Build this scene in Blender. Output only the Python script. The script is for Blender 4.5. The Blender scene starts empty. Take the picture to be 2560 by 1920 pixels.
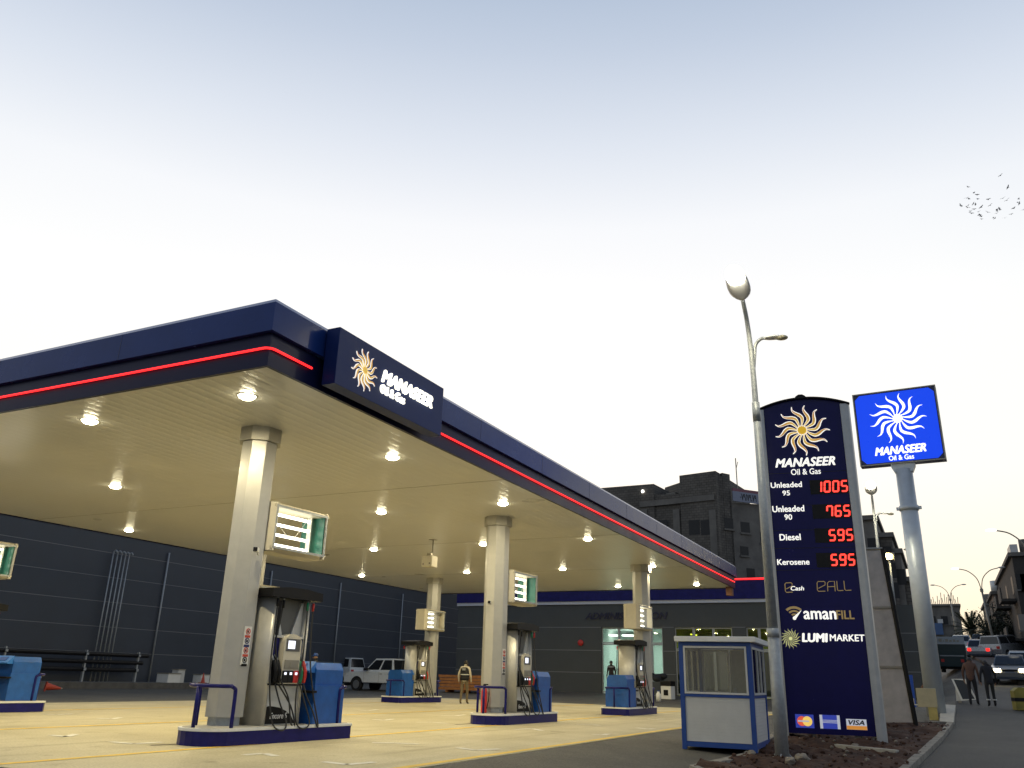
import bpy, bmesh, math, random
from mathutils import Vector, Matrix, noise
R = math.radians
scene = bpy.context.scene
COL = scene.collection

# ------------------------------------------------------------------ camera
CH = 1.1                                   # eye height above the forecourt datum
PW, PH, PF = 2560.0, 1920.0, 2068.07       # photograph frame and focal length in its pixels
YAW, PIT, ROL = R(26.78384), R(19.49492), R(1.605606)
fw = Vector((-math.sin(YAW) * math.cos(PIT), math.cos(YAW) * math.cos(PIT), math.sin(PIT)))
r0 = Vector((math.cos(YAW), math.sin(YAW), 0)); u0 = r0.cross(fw)
rt = math.cos(ROL) * r0 + math.sin(ROL) * u0
up = -math.sin(ROL) * r0 + math.cos(ROL) * u0
EYE = Vector((0, 0, CH))
cam = bpy.data.cameras.new('camera'); camo = bpy.data.objects.new('camera', cam); COL.objects.link(camo)
cam.sensor_fit = 'HORIZONTAL'; cam.sensor_width = 36; cam.lens = 36 * PF / PW
cam.clip_start = 0.05; cam.clip_end = 3000
camo.matrix_world = Matrix((( rt.x, up.x, -fw.x, 0), (rt.y, up.y, -fw.y, 0), (rt.z, up.z, -fw.z, CH), (0, 0, 0, 1)))
scene.camera = camo

# ------------------------------------------------------------------ sky, sun, exposure
scene.view_settings.view_transform = 'Standard'; scene.view_settings.look = 'None'
scene.view_settings.exposure = 0.0; scene.view_settings.gamma = 1.0
scene.cycles.use_light_tree = True
scene.cycles.max_bounces = 8; scene.cycles.sample_clamp_indirect = 4.0
scene.cycles.use_denoising = True
SUN_AZ = Vector((-0.50, 0.86, 0)).normalized()      # where the sun has gone down
world = bpy.data.worlds.new('World'); scene.world = world; world.use_nodes = True
wt = world.node_tree; wt.nodes.clear()
def wn(t, **k):
    n = wt.nodes.new(t)
    for a, b in k.items(): setattr(n, a, b)
    return n
out = wn('ShaderNodeOutputWorld'); bg = wn('ShaderNodeBackground'); bg2 = wn('ShaderNodeBackground'); addw = wn('ShaderNodeAddShader')
tc = wn('ShaderNodeTexCoord'); sep = wn('ShaderNodeSeparateXYZ')
wt.links.new(tc.outputs['Generated'], sep.inputs[0])
ramp = wn('ShaderNodeValToRGB'); cr = ramp.color_ramp
stops = [(0.0, (1.02, 0.84, 0.58)), (0.10, (1.07, 0.95, 0.76)), (0.22, (1.05, 1.005, 0.92)), (0.40, (1.0, 0.985, 0.965)),
         (0.50, (0.92, 0.925, 0.945)), (0.58, (0.74, 0.78, 0.855)), (0.66, (0.56, 0.625, 0.74)), (0.73, (0.43, 0.515, 0.65)), (1.0, (0.13, 0.20, 0.34))]
while len(cr.elements) < len(stops): cr.elements.new(0.5)
for e, (p, c) in zip(cr.elements, stops): e.position = p; e.color = (*c, 1)
wt.links.new(sep.outputs['Z'], ramp.inputs[0])
dotn = wn('ShaderNodeVectorMath', operation='DOT_PRODUCT'); dotn.inputs[1].default_value = SUN_AZ
wt.links.new(tc.outputs['Generated'], dotn.inputs[0])
azr = wn('ShaderNodeValToRGB'); ae = azr.color_ramp
for _ in range(3): ae.elements.new(0.5)
for e, (p, c) in zip(ae.elements, [(0.0, (0.26, 0.32, 0.44)), (0.45, (0.58, 0.66, 0.78)), (0.76, (0.85, 0.89, 0.94)), (0.88, (0.97, 0.98, 0.99)), (1.0, (1.0, 1.0, 1.0))]):
    e.position = p; e.color = (*c, 1)
mr = wn('ShaderNodeMapRange'); mr.inputs[1].default_value = -1; mr.inputs[2].default_value = 1
wt.links.new(dotn.outputs['Value'], mr.inputs[0]); wt.links.new(mr.outputs[0], azr.inputs[0])
mul = wn('ShaderNodeMixRGB', blend_type='MULTIPLY'); mul.inputs[0].default_value = 1
wt.links.new(ramp.outputs[0], mul.inputs[1]); wt.links.new(azr.outputs[0], mul.inputs[2])
wt.links.new(mul.outputs[0], bg.inputs[0]); bg.inputs[1].default_value = 1.0
sky = wn('ShaderNodeTexSky', sky_type='NISHITA'); sky.sun_disc = False
sky.sun_elevation = R(1.0); sky.sun_rotation = math.atan2(SUN_AZ.x, SUN_AZ.y)
wt.links.new(sky.outputs[0], bg2.inputs[0]); bg2.inputs[1].default_value = 0.05
wt.links.new(bg.outputs[0], addw.inputs[0]); wt.links.new(bg2.outputs[0], addw.inputs[1]); wt.links.new(addw.outputs[0], out.inputs[0])
sun = bpy.data.lights.new('sun', 'SUN'); sun.energy = 0.12; sun.angle = R(20); sun.color = (1, 0.82, 0.6)
suno = bpy.data.objects.new('sun', sun); COL.objects.link(suno)
suno.rotation_euler = (-(SUN_AZ * math.cos(R(3)) + Vector((0, 0, math.sin(R(3)))))).to_track_quat('-Z', 'Y').to_euler()

# ------------------------------------------------------------------ picture -> place helpers
def ray(px, py): return fw + rt * ((px - PW / 2) / PF) - up * ((py - PH / 2) / PF)
def at(px, py, Y): d = ray(px, py); return EYE + d * (Y / d.y)
def atX(px, py, X): d = ray(px, py); return EYE + d * (X / d.x)
def atz(px, py, z): d = ray(px, py); return EYE + d * ((z - CH) / d.z)
def lerp(tab, x):
    if x <= tab[0][0]: return tab[0][1]
    for (a, va), (b, vb) in zip(tab, tab[1:]):
        if x <= b: return va + (vb - va) * (x - a) / (b - a)
    return tab[-1][1]
ROADZ = [(-60, -1.0), (0, -0.6), (15, -0.3), (28, 0.1), (36, 0.5), (48, 1.1), (60, 1.85), (76, 3.2), (90, 4.5), (120, 6.2), (200, 9), (600, 16)]
def gz(X, Y):
    zr = lerp(ROADZ, Y)
    zs = 0.0
    if X < -24.5: zs = 0.1 * min(1, (-24.5 - X) / 10)
    if Y > 38.8: zs = max(zs, 0.4 * min(1, (Y - 38.8) / 6.5))
    t = min(1, max(0, (X + 6.0) / 4.0))
    if Y > 30: t = min(1, max(0, (X + 6.0 - min(3.5, (Y - 30) * .25)) / 4.0))
    return zs * (1 - t) + zr * t
def onground(px, py, lim=260):
    d = ray(px, py); d = d / d.xy.length; t = 3.0
    while t < lim:
        p = EYE + d * t
        if p.z <= gz(p.x, p.y): return p
        t += 0.05
    return EYE + d * lim

def onplane(px, py, M, y=0.0):
    I = M.inverted(); o = I @ EYE; d = I.to_3x3() @ ray(px, py); t = (y - o.y) / d.y; q = o + d * t
    return q.x, q.z
# ------------------------------------------------------------------ materials
MATS = {}
def mat(name, col, rough=0.6, metal=0.0, emit=0, ecol=None, nz=0.0, ns=8.0, bump=0.0, bs=40.0, coat=0.0, spec=0.5, alpha=None):
    if name in MATS: return MATS[name]
    m = bpy.data.materials.new(name); m.use_nodes = True; nt = m.node_tree
    b = nt.nodes['Principled BSDF']
    b.inputs['Base Color'].default_value = (*col, 1); b.inputs['Roughness'].default_value = rough; b.inputs['Metallic'].default_value = metal
    b.inputs['Specular IOR Level'].default_value = spec; b.inputs['Coat Weight'].default_value = coat; b.inputs['Coat Roughness'].default_value = 0.08
    if emit: b.inputs['Emission Color'].default_value = (*(ecol or col), 1); b.inputs['Emission Strength'].default_value = emit
    if nz or bump:
        tcn = nt.nodes.new('ShaderNodeTexCoord')
    if nz:
        n = nt.nodes.new('ShaderNodeTexNoise'); n.inputs['Scale'].default_value = ns; n.inputs['Detail'].default_value = 6; n.inputs['Roughness'].default_value = 0.65
        nt.links.new(tcn.outputs['Object'], n.inputs['Vector'])
        rp = nt.nodes.new('ShaderNodeValToRGB')
        rp.color_ramp.elements[0].position = 0.28; rp.color_ramp.elements[1].position = 0.72
        rp.color_ramp.elements[0].color = (*[c * (1 - nz) for c in col], 1); rp.color_ramp.elements[1].color = (*[min(1, c * (1 + nz)) for c in col], 1)
        nt.links.new(n.outputs['Fac'], rp.inputs[0]); nt.links.new(rp.outputs[0], b.inputs['Base Color'])
        rr = nt.nodes.new('ShaderNodeMapRange'); rr.inputs[3].default_value = max(0.02, rough - 0.1); rr.inputs[4].default_value = min(1, rough + 0.12)
        nt.links.new(n.outputs['Fac'], rr.inputs[0]); nt.links.new(rr.outputs[0], b.inputs['Roughness'])
    if bump:
        n2 = nt.nodes.new('ShaderNodeTexNoise'); n2.inputs['Scale'].default_value = bs; n2.inputs['Detail'].default_value = 5
        nt.links.new(tcn.outputs['Object'], n2.inputs['Vector'])
        bm_ = nt.nodes.new('ShaderNodeBump'); bm_.inputs['Strength'].default_value = bump; bm_.inputs['Distance'].default_value = 0.02
        nt.links.new(n2.outputs['Fac'], bm_.inputs['Height']); nt.links.new(bm_.outputs[0], b.inputs['Normal'])
    MATS[name] = m
    return m
def glow(name, col, s, base=(0.6, 0.6, 0.6)): return mat(name, base, 0.4, emit=s, ecol=col)
def glass(name, tint=(1, 1, 1), refl=0.12, rough=0.02):
    if name in MATS: return MATS[name]
    m = bpy.data.materials.new(name); m.use_nodes = True; nt = m.node_tree; nt.nodes.clear()
    o = nt.nodes.new('ShaderNodeOutputMaterial'); mx = nt.nodes.new('ShaderNodeMixShader')
    t = nt.nodes.new('ShaderNodeBsdfTransparent'); g = nt.nodes.new('ShaderNodeBsdfGlossy'); f = nt.nodes.new('ShaderNodeFresnel')
    t.inputs[0].default_value = (*tint, 1); g.inputs['Roughness'].default_value = rough; f.inputs[0].default_value = 1.5
    ad = nt.nodes.new('ShaderNodeMath'); ad.operation = 'ADD'; ad.inputs[1].default_value = refl - 0.04; ad.use_clamp = True
    nt.links.new(f.outputs[0], ad.inputs[0]); nt.links.new(ad.outputs[0], mx.inputs[0])
    nt.links.new(t.outputs[0], mx.inputs[1]); nt.links.new(g.outputs[0], mx.inputs[2]); nt.links.new(mx.outputs[0], o.inputs[0])
    MATS[name] = m; return m

M_NAVY = mat('navy_paint', (0.010, 0.010, 0.115), 0.34, nz=0.30, ns=4, spec=0.22)
M_FASCIA = mat('fascia_blue_metal', (0.012, 0.038, 0.175), 0.24, nz=0.16, ns=1.1, bump=0.10, bs=0.9, spec=0.16)
M_DARKBAND = mat('fascia_dark_blue', (0.006, 0.009, 0.045), 0.35, nz=0.1, ns=2, spec=0.15)
M_RED = glow('red_light_tube', (1, 0.018, 0.020), 2.4, (0.5, 0.02, 0.02))
M_COLUMN = mat('champagne_metal', (0.43, 0.425, 0.40), 0.36, metal=0.35, nz=0.06, ns=5, bump=0.05, bs=90)
M_COLDK = mat('grey_metal_collar', (0.30, 0.28, 0.23), 0.4, metal=0.3, nz=0.1)
M_STEEL = mat('galvanised_steel', (0.34, 0.36, 0.37), 0.55, metal=0.35, nz=0.18, ns=14, bump=0.05)
M_SILVER = mat('silver_paint', (0.60, 0.60, 0.57), 0.34, metal=0.35, nz=0.08, ns=5)
M_GREYMETAL = mat('brushed_grey_metal', (0.50, 0.49, 0.45), 0.40, metal=0.35, nz=0.10, ns=6)
M_BLACK = mat('black_plastic', (0.008, 0.008, 0.009), 0.45, nz=0.2, spec=0.2)
M_RUBBER = mat('black_rubber', (0.015, 0.015, 0.015), 0.55, nz=0.2)
M_WHITE = mat('white_paint', (0.72, 0.72, 0.68), 0.5, nz=0.06, ns=6)
M_OFFWHITE = mat('beige_plastic', (0.56, 0.52, 0.42), 0.45, nz=0.05)
M_BLUE = mat('blue_plastic', (0.008, 0.085, 0.34), 0.40, nz=0.22, ns=5, bump=0.03)
M_BLUE2 = mat('blue_steel_paint', (0.010, 0.055, 0.26), 0.4, nz=0.1, ns=6)
M_GREEN = mat('green_plastic', (0.005, 0.20, 0.09), 0.4, nz=0.1)
M_REDP = mat('red_plastic', (0.55, 0.03, 0.025), 0.4, nz=0.1)
M_TEAL = mat('teal_acrylic', (0.035, 0.17, 0.14), 0.3, nz=0.15, ns=3)
M_TUBE = glow('fluorescent_tube', (1.0, 0.96, 0.78), 5.0)
M_LENS = glow('downlight_lens', (1.0, 0.90, 0.60), 40.0)
M_SCREEN = glow('lit_screen', (0.80, 0.85, 1.0), 1.3)
M_LED = glow('red_digit_led', (1, 0.045, 0.03), 2.6, (0.3, 0.01, 0.01))
M_SIGNW = glow('white_sign_letter', (1, 0.98, 0.90), 0.85, (0.75, 0.75, 0.7))
M_SIGNWB = glow('lit_white_letter', (1, 0.96, 0.78), 1.9, (0.75, 0.75, 0.7))
M_GOLD = mat('gold_letter', (0.52, 0.36, 0.15), 0.35, metal=0.3, emit=0.10, ecol=(0.7, 0.5, 0.2))
M_LUMI = glow('pale_yellow_emblem', (0.85, 0.85, 0.38), 0.55, (0.7, 0.68, 0.3))
M_TOTEM = mat('totem_navy_panel', (0.006, 0.006, 0.075), 0.22, nz=0.08, ns=3, spec=0.2)
M_LITBLUE = mat('backlit_blue_face', (0.0, 0.03, 0.5), 0.3, emit=0.85, ecol=(0.0, 0.055, 0.82), nz=0.04, ns=3)
M_CORNER = mat('dark_blue_frame', (0.015, 0.02, 0.07), 0.4)
M_SKIN = mat('skin', (0.30, 0.17, 0.11), 0.55, nz=0.08)
M_HAIR = mat('dark_hair', (0.015, 0.012, 0.010), 0.6, nz=0.2)
M_CREAM = mat('cream_shirt', (0.52, 0.47, 0.36), 0.8, nz=0.1, ns=20)
M_DKCLOTH = mat('dark_navy_cloth', (0.012, 0.013, 0.018), 0.85, nz=0.3, ns=20)
M_KHAKI = mat('khaki_trousers', (0.16, 0.125, 0.075), 0.85, nz=0.2, ns=16)
M_BROWNJ = mat('brown_jacket', (0.085, 0.042, 0.028), 0.8, nz=0.25, ns=16)
M_GREENJ = mat('green_jacket', (0.035, 0.06, 0.055), 0.8, nz=0.2, ns=16)
M_SHOE = mat('dark_shoe', (0.01, 0.009, 0.008), 0.5)
M_CARW = mat('white_car_paint', (0.66, 0.68, 0.66), 0.28, coat=0.6, nz=0.03)
M_CARS = mat('silver_car_paint', (0.36, 0.37, 0.38), 0.28, metal=0.5, coat=0.6, nz=0.04)
M_CARD = mat('dark_car_paint', (0.02, 0.025, 0.03), 0.25, coat=0.6, nz=0.05)
M_CARG = mat('dark_green_vehicle_paint', (0.012, 0.035, 0.04), 0.3, coat=0.4, nz=0.1)
M_CARGLASS = mat('dark_car_glass', (0.012, 0.014, 0.016), 0.05, spec=0.6)
M_TAIL = glow('tail_lamp_on', (1, 0.012, 0.008), 3.5, (0.3, 0, 0))
M_HEAD = glow('headlamp_on', (1, 0.80, 0.42), 28.0)
M_LAMPOFF = mat('lamp_plastic', (0.4, 0.38, 0.34), 0.2, nz=0.05)
M_CONC = mat('kerb_concrete', (0.36, 0.34, 0.29), 0.8, nz=0.25, ns=5, bump=0.3, bs=30)
M_WOOD = mat('orange_timber', (0.34, 0.135, 0.035), 0.65, nz=0.3, ns=5)
M_BLOCKW = mat('grey_hoarding_board', (0.43, 0.40, 0.37), 0.7, nz=0.22, ns=2.5, bump=0.1)
M_GOLDY = mat('yellow_sign_paint', (0.5, 0.40, 0.13), 0.7, nz=0.2, ns=5)

# ------------------------------------------------------------------ mesh builder
def smoothpath(pts, n=6):
    P = [Vector(p) for p in pts]; res = []
    for i in range(len(P) - 1):
        p0 = P[max(0, i - 1)]; p1 = P[i]; p2 = P[i + 1]; p3 = P[min(len(P) - 1, i + 2)]
        for k in range(n):
            t = k / n
            res.append(0.5 * ((2 * p1) + (-p0 + p2) * t + (2 * p0 - 5 * p1 + 4 * p2 - p3) * t * t + (-p0 + 3 * p1 - 3 * p2 + p3) * t ** 3))
    res.append(P[-1]); return res
class MB:
    def __init__(s): s.v = []; s.f = []; s.m = []; s.sm = []
    def add(s, vs, fs, mi=0, smooth=False):
        o = len(s.v); s.v += [Vector(v) for v in vs]
        for f in fs: s.f.append([o + i for i in f]); s.m.append(mi); s.sm.append(smooth)
        return s
    def box(s, x0, x1, y0, y1, z0, z1, mi=0, b=0.0, M=None):
        if b > 0:
            bm = bmesh.new(); bmesh.ops.create_cube(bm, size=1)
            for v in bm.verts: v.co = Vector(((x0 + x1) / 2 + v.co.x * (x1 - x0), (y0 + y1) / 2 + v.co.y * (y1 - y0), (z0 + z1) / 2 + v.co.z * (z1 - z0)))
            bmesh.ops.bevel(bm, geom=bm.edges[:], offset=b, segments=2, affect='EDGES', profile=0.6)
            bm.verts.index_update()
            vs = [v.co.copy() for v in bm.verts]; fs = [[v.index for v in f.verts] for f in bm.faces]; bm.free()
        else:
            vs = [(x0, y0, z0), (x1, y0, z0), (x1, y1, z0), (x0, y1, z0), (x0, y0, z1), (x1, y0, z1), (x1, y1, z1), (x0, y1, z1)]
            fs = [(0, 3, 2, 1), (4, 5, 6, 7), (0, 1, 5, 4), (1, 2, 6, 5), (2, 3, 7, 6), (3, 0, 4, 7)]
        if M is not None: vs = [M @ Vector(v) for v in vs]
        return s.add(vs, fs, mi)
    def prism(s, poly, a, b, plane='xy', mi=0, smooth=False, M=None):
        n = len(poly)
        def p3(p, h):
            return (p[0], p[1], h) if plane == 'xy' else ((p[0], h, p[1]) if plane == 'xz' else (h, p[0], p[1]))
        vs = [p3(p, a) for p in poly] + [p3(p, b) for p in poly]
        if M is not None: vs = [M @ Vector(v) for v in vs]
        fs = [list(range(n))[::-1], list(range(n, 2 * n))]
        s.add(vs, fs, mi)
        o = len(s.v) - 2 * n
        for i in range(n):
            j = (i + 1) % n; s.f.append([o + i, o + j, o + n + j, o + n + i]); s.m.append(mi); s.sm.append(smooth)
        return s
    def cyl(s, p0, p1, r0_, r1_=None, n=12, mi=0, cap=True):
        return s.tube([p0, p1], r0_, n, mi, cap, r1_)
    def tube(s, pts, r, n=8, mi=0, cap=True, r1_=None):
        P = [Vector(p) for p in pts]; rings = []
        t0 = (P[1] - P[0]).normalized(); ref = Vector((0, 0, 1)) if abs(t0.z) < 0.9 else Vector((1, 0, 0))
        nrm = t0.cross(ref).normalized()
        o = len(s.v)
        for i, p in enumerate(P):
            t = ((P[min(i + 1, len(P) - 1)] - P[max(i - 1, 0)])).normalized()
            nrm = (nrm - t * nrm.dot(t)).normalized(); bn = t.cross(nrm)
            rr = r if r1_ is None else r + (r1_ - r) * i / (len(P) - 1)
            for k in range(n):
                a = 2 * math.pi * k / n
                s.v.append(p + nrm * math.cos(a) * rr + bn * math.sin(a) * rr)
        for i in range(len(P) - 1):
            for k in range(n):
                k2 = (k + 1) % n
                s.f.append([o + i * n + k, o + i * n + k2, o + (i + 1) * n + k2, o + (i + 1) * n + k]); s.m.append(mi); s.sm.append(n > 6)
        if cap:
            s.f.append([o + k for k in range(n)][::-1]); s.m.append(mi); s.sm.append(False)
            e = o + (len(P) - 1) * n
            s.f.append([e + k for k in range(n)]); s.m.append(mi); s.sm.append(False)
        return s
    def lathe(s, prof, n=20, mi=0, M=None, smooth=True):
        o = len(s.v); vs = []
        for r, z in prof:
            for k in range(n):
                a = 2 * math.pi * k / n; vs.append(Vector((r * math.cos(a), r * math.sin(a), z)))
        if M is not None: vs = [M @ v for v in vs]
        s.v += vs
        for i in range(len(prof) - 1):
            for k in range(n):
                k2 = (k + 1) % n
                s.f.append([o + i * n + k, o + i * n + k2, o + (i + 1) * n + k2, o + (i + 1) * n + k]); s.m.append(mi); s.sm.append(smooth)
        return s
    def ball(s, c, rx, ry, rz, n=12, mi=0, M=None):
        pr = [(max(1e-4, math.sin(math.pi * i / n)), -math.cos(math.pi * i / n)) for i in range(n + 1)]
        T = Matrix.Translation(c) @ (M or Matrix()) @ Matrix.Diagonal((rx, ry, rz, 1))
        return s.lathe(pr, n + 4, mi, T)
    def loft(s, secs, mi=0, smooth=True, cap=True):
        n = len(secs[0]); o = len(s.v)
        for sec in secs: s.v += [Vector(p) for p in sec]
        for i in range(len(secs) - 1):
            for k in range(n):
                k2 = (k + 1) % n
                s.f.append([o + i * n + k, o + i * n + k2, o + (i + 1) * n + k2, o + (i + 1) * n + k]); s.m.append(mi); s.sm.append(smooth)
        if cap:
            s.f.append([o + k for k in range(n)][::-1]); s.m.append(mi); s.sm.append(False)
            e = o + (len(secs) - 1) * n; s.f.append([e + k for k in range(n)]); s.m.append(mi); s.sm.append(False)
        return s
    def build(s, name, mats, parent=None, M=None, fixn=True):
        me = bpy.data.meshes.new(name)
        me.from_pydata([v[:] for v in s.v], [], s.f)
        if not isinstance(mats, (list, tuple)): mats = [mats]
        for m in mats: me.materials.append(m)
        me.polygons.foreach_set('material_index', s.m); me.polygons.foreach_set('use_smooth', s.sm)
        if fixn:
            bm = bmesh.new(); bm.from_mesh(me); bmesh.ops.recalc_face_normals(bm, faces=bm.faces[:]); bm.to_mesh(me); bm.free()
        me.update()
        o = bpy.data.objects.new(name, me); COL.objects.link(o)
        if parent is not None: o.parent = parent
        if M is not None: o.matrix_local = M
        return o

def tag(o, label, cat, group=None):
    o['label'] = label; o['category'] = cat
    if group: o['group'] = group
    return o
def thing(name, label, cat, loc=(0, 0, 0), rz=0.0, group=None):
    o = bpy.data.objects.new(name, None); COL.objects.link(o); o.empty_display_size = 0.2
    o.location = loc; o.rotation_euler = (0, 0, rz)
    return tag(o, label, cat, group)
def structure(o): o['kind'] = 'structure'; return o
def kids(o): return [c for c in COL.objects if c.parent == o]
def copy_tree(o, parent=None, loc=None, rz=None, label=None, group=None):
    c = o.copy(); COL.objects.link(c)
    if parent is not None: c.parent = parent; c.matrix_parent_inverse = o.matrix_parent_inverse.copy()
    for ch in kids(o): copy_tree(ch, c)
    if loc is not None: c.location = loc
    if rz is not None: c.rotation_euler = (0, 0, rz)
    if label: c['label'] = label
    if group: c['group'] = group
    return c
def lamp(name, kind, loc, energy, col, size=0.2, parent=None, rot=None, spot=None):
    l = bpy.data.lights.new(name, kind); l.energy = energy; l.color = col
    if kind == 'AREA': l.shape = 'DISK'; l.size = size
    elif kind == 'SPOT': l.shadow_soft_size = size; l.spot_size = spot or R(120); l.spot_blend = 0.6
    else: l.shadow_soft_size = size
    o = bpy.data.objects.new(name, l); COL.objects.link(o); o.location = loc
    if rot: o.rotation_euler = rot
    if parent is not None: o.parent = parent
    return o

# ------------------------------------------------------------------ lettering and emblems (local x = right, z = up, -y = towards the reader)
def text_part(s, name, m, parent, x0, x1, z0, z1, y, ext=0.01, shear=0.0, bold=0.0, sp=1.0, fit=True):
    c = bpy.data.curves.new(name, 'FONT'); c.body = s; c.size = 1; c.extrude = 0.0; c.shear = shear; c.space_character = sp + bold
    c.resolution_u = 4
    o = bpy.data.objects.new('tmp', c); COL.objects.link(o)
    dg = bpy.context.evaluated_depsgraph_get()
    me = bpy.data.meshes.new_from_object(o.evaluated_get(dg))
    bpy.data.objects.remove(o); bpy.data.curves.remove(c)
    vs = [v.co.copy() for v in me.vertices]; fs = [list(p.vertices) for p in me.polygons]; bpy.data.meshes.remove(me)
    ax, bx = min(v.x for v in vs), max(v.x for v in vs); ay, by = min(v.y for v in vs), max(v.y for v in vs)
    q = [Vector((x0 + (v.x - ax) / (bx - ax) * (x1 - x0), y, z0 + (v.y - ay) / (by - ay) * (z1 - z0))) for v in vs]
    if bold > .004:
        d = bold * (z1 - z0) * 1.6; q0 = list(q); f0 = list(fs); q, fs = [], []
        for k, (dx, dz) in enumerate(((-d, 0), (d, 0), (0, -d * .6), (0, d * .6))):
            o_ = len(q); q += [v + Vector((dx, -.0006 * k, dz)) for v in q0]; fs += [[o_ + i for i in f] for f in f0]
    return solid2d(q, fs, name, m, parent, ext)
def solid2d(q, fs, name, m, parent, ext):
    bm = bmesh.new(); bv = [bm.verts.new(v) for v in q]
    for f in fs:
        try: bm.faces.new([bv[i] for i in f])
        except ValueError: pass
    bmesh.ops.remove_doubles(bm, verts=bm.verts[:], dist=1e-5)
    r = bmesh.ops.extrude_face_region(bm, geom=bm.faces[:])
    for g_ in r['geom']:
        if isinstance(g_, bmesh.types.BMVert): g_.co.y -= ext
    bmesh.ops.recalc_face_normals(bm, faces=bm.faces[:])
    me = bpy.data.meshes.new(name); bm.to_mesh(me); bm.free(); me.materials.append(m)
    o = bpy.data.objects.new(name, me); COL.objects.link(o); o.parent = parent
    return o
RAYTAB = [(0.16, 0.03), (0.22, 0.085), (0.32, 0.15), (0.46, 0.205), (0.6, 0.155), (0.74, 0.045), (0.87, -0.012), (1.0, 0.025)]
RAYW = [(0.16, 0.024), (0.22, 0.036), (0.32, 0.07), (0.46, 0.10), (0.6, 0.105), (0.74, 0.078), (0.87, 0.04), (1.0, 0.004)]
def emblem_geo(n, cx, cz, r, y, grow=0.0, core=0.17, wk=1.0, ph=0.0):
    q, fs = [], []
    for k in range(n):
        th = R(90) - 2 * math.pi * (k + 0.3 + ph) / n
        rd = Vector((math.cos(th), math.sin(th))); cw = Vector((math.sin(th), -math.cos(th)))
        pts = smoothpath([(a, b * min(1, 13 / n * 1.15), 0) for a, b in RAYTAB], 3)
        o = len(q)
        for i, p in enumerate(pts):
            w = lerp(RAYW, p.x) * wk + grow
            d = (pts[min(i + 1, len(pts) - 1)] - pts[max(i - 1, 0)]).normalized(); nn = Vector((-d.y, d.x))
            for sg in (-1, 1):
                a = p.x + nn.x * sg * w / 2; b = p.y + nn.y * sg * w / 2
                v = (rd * a + cw * b) * r; q.append(Vector((cx + v.x, y, cz + v.y)))
        for i in range(len(pts) - 1): fs.append([o + 2 * i, o + 2 * i + 1, o + 2 * i + 3, o + 2 * i + 2])
    o = len(q); y -= 0.002; q.append(Vector((cx, y, cz)))
    for k in range(24): a = 2 * math.pi * k / 24; q.append(Vector((cx + math.cos(a) * r * (core + grow), y, cz + math.sin(a) * r * (core + grow))))
    for k in range(24): fs.append([o, o + 1 + k, o + 1 + (k + 1) % 24])
    return q, fs
def flat_solid(q, fs, name, m, parent, ext):
    # overlapping rays: keep each ray its own thin shell, tiny offsets in depth so nothing is coplanar
    mb = MB(); mb.add(q, fs)
    return solid2d(q, fs, name, m, parent, ext)
def emblem(n, cx, cz, r, y, parent, m_fill, m_edge=None, wk=1.0, ph=0.0, nm='sun_emblem'):
    if m_edge:
        q, fs = emblem_geo(n, cx, cz, r * 1.015, y, 0.022, wk=wk, ph=ph); e = flat_solid(q, fs, nm, m_edge, parent, 0.012)
        q, fs = emblem_geo(n, cx, cz, r * 0.985, y - 0.014, -0.004, wk=wk * 0.86, ph=ph); f = flat_solid(q, fs, 'emblem_face', m_fill, e, 0.008)
        return e
    q, fs = emblem_geo(n, cx, cz, r, y, 0, wk=wk, ph=ph); return flat_solid(q, fs, nm, m_fill, parent, 0.012)
def ribbon(mb, pts, w, y, ext, mi=0, closed=False):
    P = [Vector((p[0], p[1])) for p in pts]; n = len(P); L, Rr = [], []
    for i in range(n):
        a = P[i - 1] if (i > 0 or closed) else P[i]; b = P[(i + 1) % n] if (i < n - 1 or closed) else P[i]
        d = (b - a).normalized(); nn = Vector((-d.y, d.x)); L.append(P[i] + nn * w / 2); Rr.append(P[i] - nn * w / 2)
    m_ = n if closed else n - 1
    for i in range(m_):
        j = (i + 1) % n; quad = [L[i], L[j], Rr[j], Rr[i]]
        mb.prism([(v.x, v.y) for v in quad], y - ext, y, 'xz', mi)
def gold_gradient():
    m = bpy.data.materials.new('gold_gradient'); m.use_nodes = True; nt = m.node_tree; b = nt.nodes['Principled BSDF']
    tcn = nt.nodes.new('ShaderNodeTexCoord'); rp = nt.nodes.new('ShaderNodeValToRGB'); ln = nt.nodes.new('ShaderNodeVectorMath'); ln.operation = 'LENGTH'
    mp = nt.nodes.new('ShaderNodeMapping'); mp.inputs['Location'].default_value = (-0.5, 0, -0.5); mp.inputs['Scale'].default_value = (1, 0, 1)
    nt.links.new(tcn.outputs['Generated'], mp.inputs[0]); nt.links.new(mp.outputs[0], ln.inputs[0]); nt.links.new(ln.outputs['Value'], rp.inputs[0])
    e = rp.color_ramp.elements; e[0].position = 0.05; e[0].color = (0.85, 0.50, 0.02, 1); e[1].position = 0.48; e[1].color = (0.55, 0.20, 0.05, 1)
    k = e.new(0.2); k.color = (0.85, 0.55, 0.10, 1)
    nt.links.new(rp.outputs[0], b.inputs['Base Color']); nt.links.new(rp.outputs[0], b.inputs['Emission Color']); b.inputs['Emission Strength'].default_value = 0.45
    b.inputs['Roughness'].default_value = 0.35
    return m
M_GRAD = gold_gradient()

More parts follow.
